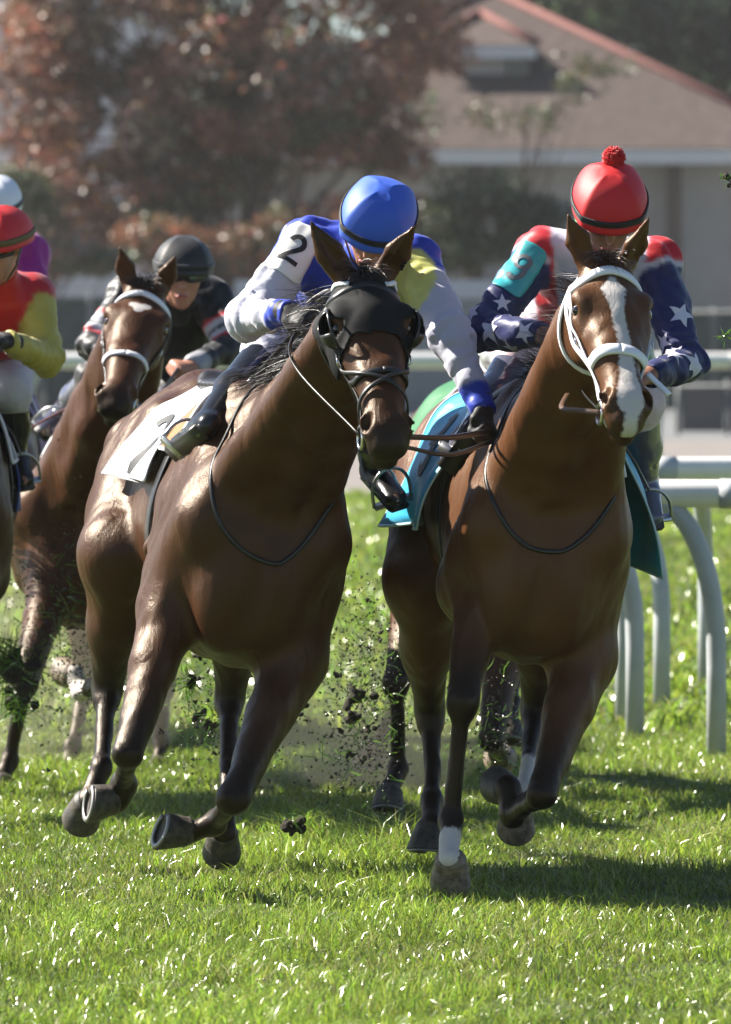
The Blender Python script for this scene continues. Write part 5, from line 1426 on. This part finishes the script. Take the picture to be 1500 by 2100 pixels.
def saddlery(H, J, name, cloth, flapmat, label_cloth, label_saddle, number=None, nummat=None, phi=82, wave=.03, y=(-.22, .45), skew=.05, nsize=.10, nph=(58, .20), border=None, flare=0.0):
    ph = math.radians(phi)
    v, f, G = drape(H, y[0], y[1], -ph, ph, .006, 24, 44, wave, skew, seed=len(name), taper=.05, flare=flare)
    co = mesh_obj('saddle_cloth', v, f, cloth); tag(co, label_cloth, 'saddle cloth', 'numbered saddle cloths')
    if border is not None:
        mb = MB(); mb.tube(list(G[0]) , .005, 6); mb.tube(list(G[-1]), .005, 6); mb.tube(list(G[:, 0]), .004, 6); mb.tube(list(G[:, -1]), .004, 6); mb.build('cloth_binding', border, co)
    if number:
        cb = bvh_of(np.array(v), np.array([q for q in f]))
        for s in (-1, 1):
            a = math.radians(nph[0]) * s; yy = y[0] + (y[1] - y[0]) * .5 + nph[1]
            n = H.R @ V(math.sin(a), 0, math.cos(a)); up = H.R @ V(-math.cos(a) * s * s * (1 if s > 0 else -1) * s, 0, math.sin(abs(a)))
            up = nrm(H.R @ V(-s * math.cos(a), 0, abs(math.sin(a)))); rt = np.cross(up, n)
            p = H.L(.33 * math.sin(a), yy, -.02 + .33 * math.cos(a))
            tv, tf = decal(cb, number, p, rt, up, n, nsize, .004, .02, .4)
            mesh_obj('number', tv, tf, nummat, co)
    sd = empty('saddle', H.L(0, -.05, .36), label_saddle, 'saddle', 'light racing saddles')
    F = Field(H.L(0, .05, .40) - .5, H.L(0, .05, .40) + .5, .012)
    F.ecap(H.L(0, -.16, .355), H.L(0, .20, .355), H.R[:, 0], .085, .030, .125, .030, .03); F.cap(H.L(0, -.17, .37), H.L(0, -.13, .375), .045, .04, .04); F.ecap(H.L(-.08, .24, .37), H.L(.08, .24, .37), H.R[:, 1], .035, .035, .035, .035, .04)
    P, Fq = F.mesh(1); mesh_obj('seat', P, Fq.astype(np.int32), M['leather'], sd)
    for s in (-1, 1):
        v, f, G = drape(H, -.27, -.12, s * math.radians(12), s * math.radians(60), .024, 10, 14, .006, -.08, th=.006, taper=-.04)
        if s > 0: f = [tuple(reversed(q)) for q in f]
        fl = mesh_obj('flap', v, f, flapmat, sd)
        edge = list(G[:, 0])[::-1] + list(G[0, 1:]) if s < 0 else list(G[:, 0])
        mb = MB(); mb.tube(list(G[:, 0]), .007, 6); mb.tube(list(G[-1, :]), .007, 6); mb.tube(list(G[:, -1]), .005, 6)
        mb.build('piping', M['white_strap'], fl)
        g_ = 'R' if s < 0 else 'L'; a, t = J.B[g_ + 'an'], J.B[g_ + 'to']; fd = nrm(t - a); dn = nrm(a - J.B[g_ + 'kn']); lt = nrm(np.cross(fd, dn))
        c = t - fd * .035; dn = nrm(dn - fd * np.dot(dn, fd)); w, h = .062, .125
        base = c + dn * .034
        mb = MB(); loop = [base - lt * w]
        for i in range(13):
            b = math.pi * i / 12; loop.append(base - dn * (.045 + (h - .045) * math.sin(b)) - lt * (w * math.cos(b)))
        loop.append(base + lt * w)
        mb.tube(loop, .0055, 7); mb.box(base, lt * w, fd * .016, dn * .004)
        mb.build('stirrup_iron', M['steel_dull'], sd)
        top = np.array(G[4, 5]); iron = base - dn * h
        mb = MB(); pts = spline([top, (top + iron) / 2 + H.R[:, 0] * s * .02, iron], 6)
        mb.ribbon(pts, [H.R[:, 0] * s] * len(pts), .018, .004); mb.build('stirrup_leather', M['leather'], sd)
    mb = MB(); pts = []; ns = []
    for i in range(41):
        a = math.radians(30 + 300 * i / 40); o = H.L(.8 * math.sin(a), -.20, -.05 + .8 * math.cos(a)); d = nrm(H.L(0, -.20, -.05) - o)
        hit = H.bvh.ray_cast(Vector(o), Vector(d), .9)
        if hit[0] is None: continue
        pts.append(np.array(hit[0]) - d * .008); ns.append(-d)
    for _ in range(3): pts = [pts[0]] + [.25 * pts[i - 1] + .5 * pts[i] + .25 * pts[i + 1] for i in range(1, len(pts) - 1)] + [pts[-1]]
    mb.ribbon(pts, ns, .075, .005); mb.build('girth', M['leather'], sd)
    return co, sd

def ring_pts(H, t, jaw=.24, dt=.03):
    """guide points of a strap all the way round the head at height t"""
    return [H.Hd(t, 0, .03), H.Hd(t + dt * .3, .07, .0), H.Hd(t + dt, .12, -.07), H.Hd(t + dt * 1.2, .08, -.17), H.Hd(t + dt * 1.3, 0, -jaw),
            H.Hd(t + dt * 1.2, -.08, -.17), H.Hd(t + dt, -.12, -.07), H.Hd(t + dt * .3, -.07, .0), H.Hd(t, 0, .03)]

def bit_ring(H, s, mat, parent, r=.034):
    c, n = snap(H.bvh, H.Hd(.865, s * .06, -.10), .012)
    a = H.D; b = nrm(np.cross(H.S, H.D))
    mb = MB(); mb.tube([c + (a * math.cos(2 * math.pi * i / 20) + b * math.sin(2 * math.pi * i / 20)) * r for i in range(21)], .0055, 7, False)
    mb.build('bit_ring', mat, parent); return c

def rein(H, parent, c, hand, mat, sag=.04, w=.016, via=None, back=None):
    pts = [c] + ([via] if via is not None else [(c + hand) / 2 - V(0, 0, sag)]) + [hand] + ([back] if back is not None else [])
    pts = spline(pts, 12)
    mb = MB(); side = nrm(np.cross(hand - c, V(0, 0, 1))); n = nrm(np.cross(side, hand - c))
    mb.ribbon(pts, [nrm(n * .4 + side)] * len(pts), w, .004); mb.build('rein', mat, parent)

def neck_strap(H, pts_local, mat, label, w=.014, off=.004):
    mb = MB(); strap(mb, H.bvh, [H.L(*p) for p in pts_local], w, .006, off, 10, 14)
    o = mb.build('neck_strap', mat); tag(o, label, 'strap', 'neck straps'); return o

def bridle(H, J, label, m, brow=None, nose=None, nw=.022, extra=None, reins=True, rm=None, double=False, cw=.018):
    b = empty('bridle', H.poll, label, 'bridle', 'racing bridles')
    nose = nose or m; brow = brow or m; rm = rm or M['leather']
    mb = MB(); strap(mb, H.bvh, ring_pts(H, .60), nw, .007, .002, 6); mb.build('noseband', nose, b)
    mb = MB(); strap(mb, H.bvh, [H.Hd(.10, -.12, -.09), H.Hd(.12, -.09, -.02), H.Hd(.095, 0, .03), H.Hd(.12, .09, -.02), H.Hd(.10, .12, -.09)], cw + .008, .007, .003, 7); mb.build('browband', brow, b)
    mb = MB(); strap(mb, H.bvh, [H.Hd(.10, -.12, -.09), H.Hd(.0, -.09, -.13), H.Hd(-.02, 0, -.14), H.Hd(.0, .09, -.13), H.Hd(.10, .12, -.09)], .024, .006, .003, 6); mb.build('headpiece', m, b)
    cs = {}
    for s in (-1, 1):
        mb = MB(); strap(mb, H.bvh, [H.Hd(.10, s * .12, -.09), H.Hd(.35, s * .13, -.115), H.Hd(.62, s * .09, -.10), H.Hd(.84, s * .07, -.095)], cw, .006, .003, 8)
        mb.build('cheekpiece', m, b)
        if double:
            mb = MB(); strap(mb, H.bvh, [H.Hd(.10, s * .12, -.09), H.Hd(.34, s * .13, -.15), H.Hd(.60, s * .09, -.13), H.Hd(.80, s * .07, -.115)], cw * .8, .006, .003, 8); mb.build('cheekpiece', m, b)
        cs[s] = bit_ring(H, s, M['metal'], b)
        # buckle on the cheek
        c, n = snap(H.bvh, H.Hd(.46, s * .12, -.105), .010); mb = MB(); u = nrm(np.cross(n, H.D))
        mb.tube([c + H.D * .014 * q[1] + u * .014 * q[0] for q in ((-1, -1), (1, -1), (1, 1), (-1, 1), (-1, -1))], .0028, 6, False); mb.build('buckle', M['metal'], b)
    mb = MB(); strap(mb, H.bvh, [H.Hd(.10, -.12, -.10), H.Hd(.24, -.10, -.22), H.Hd(.34, 0, -.29), H.Hd(.24, .10, -.22), H.Hd(.10, .12, -.10)], .016, .005, .003, 7); mb.build('throat_lash', m, b)
    mb = MB(); strap(mb, H.bvh, [H.Hd(.865, -.07, -.10), H.Hd(.88, -.05, -.16), H.Hd(.88, 0, -.19), H.Hd(.88, .05, -.16), H.Hd(.865, .07, -.10)], .016, .005, .003, 6); mb.build('chin_strap', m, b)
    if reins:
        for s, g_ in ((-1, 'R'), (1, 'L')):
            rein(H, b, cs[s], J.B[g_ + 'ha'], rm)
    return b, cs

T_TEAL = cloth_mat('turquoise_saddle_cloth', (.022, .35, .58), .45); T_WHITE = cloth_mat('white_saddle_cloth', (.70, .70, .78), .55); T_BLACK = cloth_mat('black_saddle_cloth', (.02, .02, .024), .6); T_BLUE = cloth_mat('blue_saddle_cloth', (.03, .07, .30), .55); T_GREEN = cloth_mat('green_saddle_cloth', (.02, .15, .05), .55); T_PURP = cloth_mat('purple_saddle_cloth', (.10, .03, .16), .55)
TAN = simple('tan_saddle_leather', (.30, .16, .045), .35, .5, noise=.2, nscale=30, bump=.2, bscale=150)
saddlery(HA, JA, 'two', T_WHITE, TAN, 'white saddle cloth with black number on the dark bay horse', 'tan flapped racing saddle with white piping on the hooded horse', TWO, num_black, phi=82, wave=.06, nsize=.115, nph=(56, .04), y=(-.20, .33))
coB, sdB = saddlery(HB, JB, 'nine', T_TEAL, M['leather'], 'turquoise saddle cloth with black number on the blazed horse', 'black racing saddle on the blazed horse', NINE_, num_black, flare=.085, phi=108, wave=.05, y=(-.32, .38), nsize=.12, nph=(60, .08), border=simple('pale_binding', (.45, .62, .68), .5))
saddlery(HC, JC, 'six', T_BLACK, TAN, 'black saddle cloth on the horse with the forehead star', 'racing saddle under the black clad jockey', None, None, phi=80, wave=.02, border=simple('yellow_binding', (.55, .42, .03), .5))
saddlery(HD_, JD, 'three', T_BLUE, M['leather'], 'blue saddle cloth on the chestnut at the left edge', 'racing saddle under the mustard sleeved jockey', None, None, phi=95, wave=.03)
saddlery(HE_, JE, 'ten', T_PURP, M['leather'], 'purple saddle cloth under the white helmeted jockey', 'racing saddle under the white helmeted jockey', None, None, phi=80, wave=.02)
saddlery(HF, JF, 'five', T_GREEN, M['leather'], 'green saddle cloth on the horse hidden behind the leaders', 'racing saddle under the green and white jockey', None, None, phi=80, wave=.02)

# --- dark bay: blinker hood, black bridle, reins to the outstretched hand
def hood(H):
    P, Fq = H.P, H.F
    me = H.body.data; me.update()
    N = np.empty(len(P) * 3, np.float32); me.vertices.foreach_get('normal', N); N = N.reshape(-1, 3)
    q = (P - H.poll) @ H.RH; t, s, n = q[:, 1] / H.HL, q[:, 0] / H.hw, q[:, 2]
    f1 = .385 + .10 * sstep(.05, .10, np.abs(s)) - t                       # lower edge
    f2 = t + .005 + .02 * sstep(.05, 0, np.abs(s))                         # behind the ears
    e = np.linalg.norm(np.stack([(np.abs(s) - .095) * .8, (t - .305) * H.HL, (n + .05) * .6], 1), axis=1) - .026
    ear = np.linalg.norm(np.stack([np.abs(s) - .052, (t + .01) * H.HL, n + .055], 1), axis=1) - .052
    back = n + .20
    fld = np.minimum.reduce([f1 * H.HL, f2 * H.HL, e, ear, back, .2 - np.abs(s)])
    keep = (fld > -.004)
    # pull border vertices onto the edge a little for a clean hem
    fk = Fq[keep[Fq].all(1)]
    ids, inv = np.unique(fk, return_inverse=True); fk = inv.reshape(fk.shape)
    V0 = P[ids] + N[ids] * .0055
    root = empty('blinker_hood', H.poll, 'black stretch blinker hood with plastic eye cups over the dark horse head', 'blinkers')
    o = mesh_obj('hood', V0, fk.astype(np.int32), M['hood'], root); sm = o.modifiers.new('t', 'SOLIDIFY'); sm.thickness = .004; sm.offset = 0
    for sd in (-1, 1):
        c = H.Hd(.305, sd * .098, -.052)
        ax = nrm(H.S * sd * .80 - H.N * .42 + H.D * .05)                   # closed side of the cup looks outwards and back
        e1 = nrm(H.D - ax * np.dot(H.D, ax)); e2 = np.cross(ax, e1)
        v = []; f = []; nu, nv = 28, 9
        for j in range(nv):
            th = math.radians(5 + 83 * j / (nv - 1))
            for i in range(nu):
                a = 2 * math.pi * i / nu
                v.append(c + ax * (.050 * math.cos(th) - .005) + e1 * (.064 * math.sin(th) * math.cos(a)) + e2 * (.052 * math.sin(th) * math.sin(a)))
        for j in range(nv - 1):
            for i in range(nu):
                # front quarter stays open so that the eye sees ahead
                a = 2 * math.pi * (i + .5) / nu; d = e1 * math.cos(a) + e2 * math.sin(a)
                if d @ H.N > .72 and j > 1: continue
                f.append((j * nu + i, (j + 1) * nu + i, (j + 1) * nu + (i + 1) % nu, j * nu + (i + 1) % nu))
        f.append(tuple(range(nu)))
        o = mesh_obj('eye_cup', v, f, M['cup'], root); sm = o.modifiers.new('t', 'SOLIDIFY'); sm.thickness = .004
        mb = MB(); mb.tube([v[(nv - 1) * nu + i] for i in range(nu) if True] + [v[(nv - 1) * nu]], .004, 6, False); mb.build('cup_rim', M['cup'], o)
    for sd in (-1, 1):                                                      # white tabs by the ears
        mb = MB(); strap(mb, H.bvh, [H.Hd(.085, sd * .055, .0), H.Hd(.06, sd * .085, -.03), H.Hd(.06, sd * .10, -.06)], .016, .005, .007, 5); mb.build('hood_tab', M['white_strap'], root)
hood(HA)
bA, csA = bridle(HA, JA, 'black leather bridle with crossed noseband on the hooded horse', M['leather'], reins=False)
for s in (-1, 1):
    mb = MB(); strap(mb, HA.bvh, [HA.Hd(.50, s * .11, -.10), HA.Hd(.60, s * .06, -.01), HA.Hd(.66, 0, .02), HA.Hd(.73, -s * .06, -.03), HA.Hd(.82, -s * .07, -.10), HA.Hd(.86, -s * .03, -.17)], .014, .006, .008, 8); mb.build('crossed_strap', M['leather'], bA)
rein(HA, bA, csA[1], JA.B['Lha'], M['leather'], .01, .018)
rein(HA, bA, csA[1] + V(.0, 0, -.03), JA.B['Lha'] + V(.01, 0, -.03), M['leather'], .03, .014)
rein(HA, bA, csA[-1], JA.B['Rha'], M['leather'], .05, .016, via=at(598, 742, beside(HA, 598, 742, 22.2, .03)))
neck_strap(HA, [(-.05, -.50, .42), (-.16, -.62, .28), (-.20, -.74, .10), (-.17, -.84, -.06), (-.06, -.92, -.14), (.08, -.92, -.12), (.16, -.82, .05), (.16, -.72, .22), (.10, -.60, .34)], M['leather'], 'thin black neck strap looped round the dark bay chest')
wpt = [at(x, y, min(22.0 + .002 * (628 - x), beside(HA, x, y, 23.0, .05))) for x, y in ((628, 655), (575, 715), (520, 775), (460, 840), (398, 908))]
mb = MB(); mb.tube(wpt, [.008, .008, .007, .006, .004], 8); w_ = mb.build('riding_whip', M['leather']); tag(w_, 'black whip held along the shoulder of the hooded horse', 'whip')
mb = MB(); mb.tube([wpt[2], wpt[2] + (wpt[3] - wpt[2]) * .2], .0095, 8); mb.build('whip_collar', M['white_strap'], w_)

# --- blazed bay: white bridle
bB, csB = bridle(HB, JB, 'thick white bridle with white noseband on the blazed horse', M['white_strap'], nose=M['white_strap'], nw=.042, double=True, cw=.027)
mb = MB(); c = csB[-1]; mb.ribbon(spline([c, c + V(-.05, .03, .005), c + V(-.105, .12, .012), c + V(-.085, .30, .05)], 6), [V(-.2, -1, .3)] * 19, .018, .004); mb.build('lip_strap', M['leather_brown'], bB)
c = csB[1]; mb = MB(); mb.ribbon(spline([HB.Hd(.66, .075, -.06), HB.Hd(.72, .10, -.06), HB.Hd(.78, .125, -.06)], 5), [HB.N] * 11, .02, .006); mb.build('strap_end', M['white_strap'], bB)
neck_strap(HB, [(-.06, -.46, .42), (-.17, -.60, .25), (-.19, -.72, .06), (-.15, -.82, -.06), (-.05, -.88, -.12), (.07, -.88, -.10), (.16, -.80, .03), (.17, -.68, .20), (.10, -.55, .34)], M['leather'], 'black neck strap crossing the chest of the blazed horse')
# --- third horse: black bridle with white browband and noseband
bridle(HC, JC, 'black bridle with white browband and noseband on the starred horse', M['leather'], brow=M['white_strap'], nose=M['white_strap'])
mb = MB(); mb.tube([at(268, 765, 27.55), at(150, 830, 27.75), at(58, 880, 27.9)], [.007, .006, .004], 8); tag(mb.build('riding_whip', simple('dark_red_whip', (.07, .012, .014), .4)), 'thin dark red whip beside the black clad jockey', 'whip')
bridle(HD_, JD, 'black bridle on the chestnut at the left edge', M['leather'])
bridle(HE_, JE, 'black bridle on the farthest horse at the left', M['leather'])
bridle(HF, JF, 'black bridle on the horse hidden behind the leaders', M['leather'])
# overgirth end and ring hanging at the side of the blazed horse
gp = [at(x, y, beside(HB, x, y, 23.2, .012)) for x, y in ((926, 1015), (922, 1070), (924, 1130), (930, 1185), (938, 1235))]
mb = MB(); mb.ribbon(spline(gp, 5), [V(-.5, -.85, 0)] * 21, .026, .004); mb.build('overgirth', M['leather'], sdB)
mb = MB(); rc = at(921, 1145, beside(HB, 921, 1145, 23.2, .03)); mb.tube([rc + V(.030 * math.cos(a), .008 * math.sin(2 * a), .034 * math.sin(a)) for a in np.linspace(0, 2 * math.pi, 21)], .0045, 7, False); mb.build('girth_ring', M['metal'], sdB)

# ------------------------------------------------------------------ turf thrown up by the hooves
SOILC = ramp_mat('clod_soil', 40.0, [(.3, (.022, .018, .014)), (.7, (.06, .048, .036))], bump=.8)
def clod(px, py, Y, r, label, seed, blades=14, group='flying clods of turf', hang=.05):
    q = np.random.default_rng(seed); c = at(px, py, Y); root = empty('turf_clod', c, label, 'turf clod', group)
    F = Field(c - r * 2.2, c + r * 2.2, max(.006, r / 6))
    for _ in range(9): F.ell(c + q.normal(0, r * .55, 3), q.uniform(.3, .7, 3) * r, np.linalg.qr(q.normal(size=(3, 3)))[0], r * .2)
    F.wrinkle(r * .12, fold(seed, 2.2 / r)); P, Fq = F.mesh(0); mesh_obj('soil_lump', P, Fq.astype(np.int32), SOILC, root)
    if blades:
        n = blades; b = c + q.normal(0, r * .55, (n, 3)); d = q.normal(size=(n, 3)); d /= np.linalg.norm(d, axis=1)[:, None]; ln = hang * q.uniform(.5, 1.3, n)
        s = np.cross(d, q.normal(size=(n, 3))); s /= np.linalg.norm(s, axis=1)[:, None]; s *= .002
        m = b + d * (ln * .55)[:, None]; t = b + d * ln[:, None] + q.normal(0, .25, (n, 3)) * ln[:, None]
        v = np.stack([b - s, b + s, m + s, m - s, t], 1).reshape(-1, 3); i = np.arange(n)[:, None] * 5
        f = np.concatenate([i + np.array([[0, 1, 2]]), i + np.array([[0, 2, 3]]), i + np.array([[3, 2, 4]])], 0).astype(np.int32)
        c_ = np.repeat(np.array([.08, .15, .025]) * q.uniform(.6, 1.5, (n, 1)), 5, 0); mesh_obj('grass_blades', v, f, GRASS, root, True, {'col': c_})
clod(18, 1355, 26.0, .070, 'big grassy clod of turf hanging in the air at the left edge', 1, 240, hang=.12)
clod(35, 1440, 26.1, .045, 'smaller grassy clod below the big one at the left edge', 2, 110, hang=.10)
clod(738, 1432, 24.2, .040, 'dark crumbling clod of soil in the gap between the leading horses', 3, 10)
clod(392, 1398, 23.6, .020, 'tuft of grass torn loose beneath the belly of the hooded horse', 4, 60, hang=.07)
clod(600, 1685, 22.6, .028, 'clod of dark soil just above the turf between the leaders', 5, 20)
clod(1490, 366, 21.0, .014, 'small green clod high up at the right edge', 6, 16, hang=.03)
clod(1487, 688, 21.2, .006, 'sprig of bright grass in the air before the right hand fence', 7, 14, hang=.035)
lab = 'crumb of dark soil flying between the legs of the leading horses'
for k, (px, py, r) in enumerate(((410, 1345, .016), (432, 1338, .018), (408, 1468, .018), (430, 1492, .022), (330, 1498, .010), (360, 1330, .008), (440, 1545, .008), (612, 1450, .020), (628, 1478, .010), (672, 1362, .010), (690, 1385, .009), (730, 1470, .026), (752, 1500, .018), (700, 1500, .012), (768, 1455, .012), (755, 1330, .010), (775, 1190, .006), (718, 1545, .014), (745, 1560, .010), (690, 1290, .007), (1010, 1390, .006), (640, 1330, .008))):
    clod(px, py, 24.0 + .1 * (k % 5), r, lab, 20 + k, 0, 'soil crumbs between the leaders')
# fine spray of crumbs and grass snippets, too many to count
def spray(name, label, boxes, seed, n_soil, n_grass):
    q = np.random.default_rng(seed); V_ = []; F_ = []; C_ = []; b = 0
    for (x0, y0, x1, y1, Ya, Yb, wt) in boxes:
        for kind, num in ((0, int(n_soil * wt)), (1, int(n_grass * wt))):
            for _ in range(num):
                u = (q.normal(.5, .22), q.normal(.5, .22)); c = at(x0 + (x1 - x0) * u[0], y0 + (y1 - y0) * u[1], q.uniform(Ya, Yb))
                if c[2] < .02: continue
                if kind == 0:
                    r = q.uniform(.0012, .0045) * (1 + .9 * (q.random() < .06)); p = c + np.array([[1, 1, 1], [1, -1, -1], [-1, 1, -1], [-1, -1, 1]]) * r * q.uniform(.5, 1.2, (4, 3)) @ np.linalg.qr(q.normal(size=(3, 3)))[0]; V_ += list(p); F_ += [(b, b + 1, b + 2), (b, b + 2, b + 3), (b, b + 3, b + 1), (b + 1, b + 3, b + 2)]; C_ += [(.03, .024, .018)] * 4; b += 4
                else:
                    d = nrm(q.normal(size=3)) * q.uniform(.008, .05); s = nrm(np.cross(d, q.normal(size=3))) * .0016; bend = q.normal(0, .008, 3)
                    V_ += [c - s, c + s, c + d + bend + s, c + d + bend - s, c + 1.8 * d]; F_ += [(b, b + 1, b + 2), (b, b + 2, b + 3), (b + 3, b + 2, b + 4)]; g_ = q.uniform(.6, 1.7); C_ += [(.09 * g_, .16 * g_, .03 * g_)] * 5; b += 5
    o = mesh_obj(name, np.array(V_), np.array(F_, dtype=np.int32), GRASS, None, False, {'col': np.array(C_)}); tag(o, label, None, None, 'stuff')
spray('flying_debris', 'fine spray of soil crumbs and grass snippets behind the hooves', [(640, 1150, 860, 1720, 23.6, 26.0, .38), (0, 1050, 320, 1560, 25.2, 27.0, .34), (330, 1330, 640, 1620, 23.4, 24.6, .18), (900, 1330, 1150, 1650, 23.2, 25.4, .10)], 3, 4200, 1000)

# dust hanging behind the hooves, and the hazy air between here and the houses
def volume_mat(name, col, dens, aniso=.35):
    m = bpy.data.materials.new(name); m.use_nodes = True; nt = m.node_tree; nt.nodes.clear()
    pv = nt.nodes.new('ShaderNodeVolumePrincipled'); pv.inputs['Color'].default_value = (*col, 1); pv.inputs['Density'].default_value = dens; pv.inputs['Anisotropy'].default_value = aniso
    out = nt.nodes.new('ShaderNodeOutputMaterial'); nt.links.new(pv.outputs[0], out.inputs['Volume']); return m
mb = MB(); mb.abox(-140, 140, -8, 330, -1.6, 24); tag(mb.build('haze', volume_mat('hazy_air', (.86, .86, .84), .00020), None, False), 'hazy air over the course', None, None, 'stuff')

def dust(px, py, Y, r, seed, dens, label):
    c = at(px, py, Y); q = np.random.default_rng(seed); F = Field(c - r * 2.0, c + r * 2.0, r / 7)
    for _ in range(7): F.ell(c + q.normal(0, .42, 3) * r * V(1, 1.2, .7), q.uniform(.45, .8, 3) * r, np.eye(3), r * .5)
    F.halfspace((0, 0, .03), (0, 0, -1)); P, Fq = F.mesh(3)
    tag(mesh_obj('dust', P, Fq.astype(np.int32), volume_mat('dust_' + str(seed), (.80, .74, .56), dens, .5)), label, None, None, 'stuff')
dust(190, 1340, 28.6, .50, 3, .34, 'pale dust kicked up behind the hooves at the left')
dust(700, 1440, 26.9, .46, 4, .30, 'pale dust hanging in the gap between the leading horses')
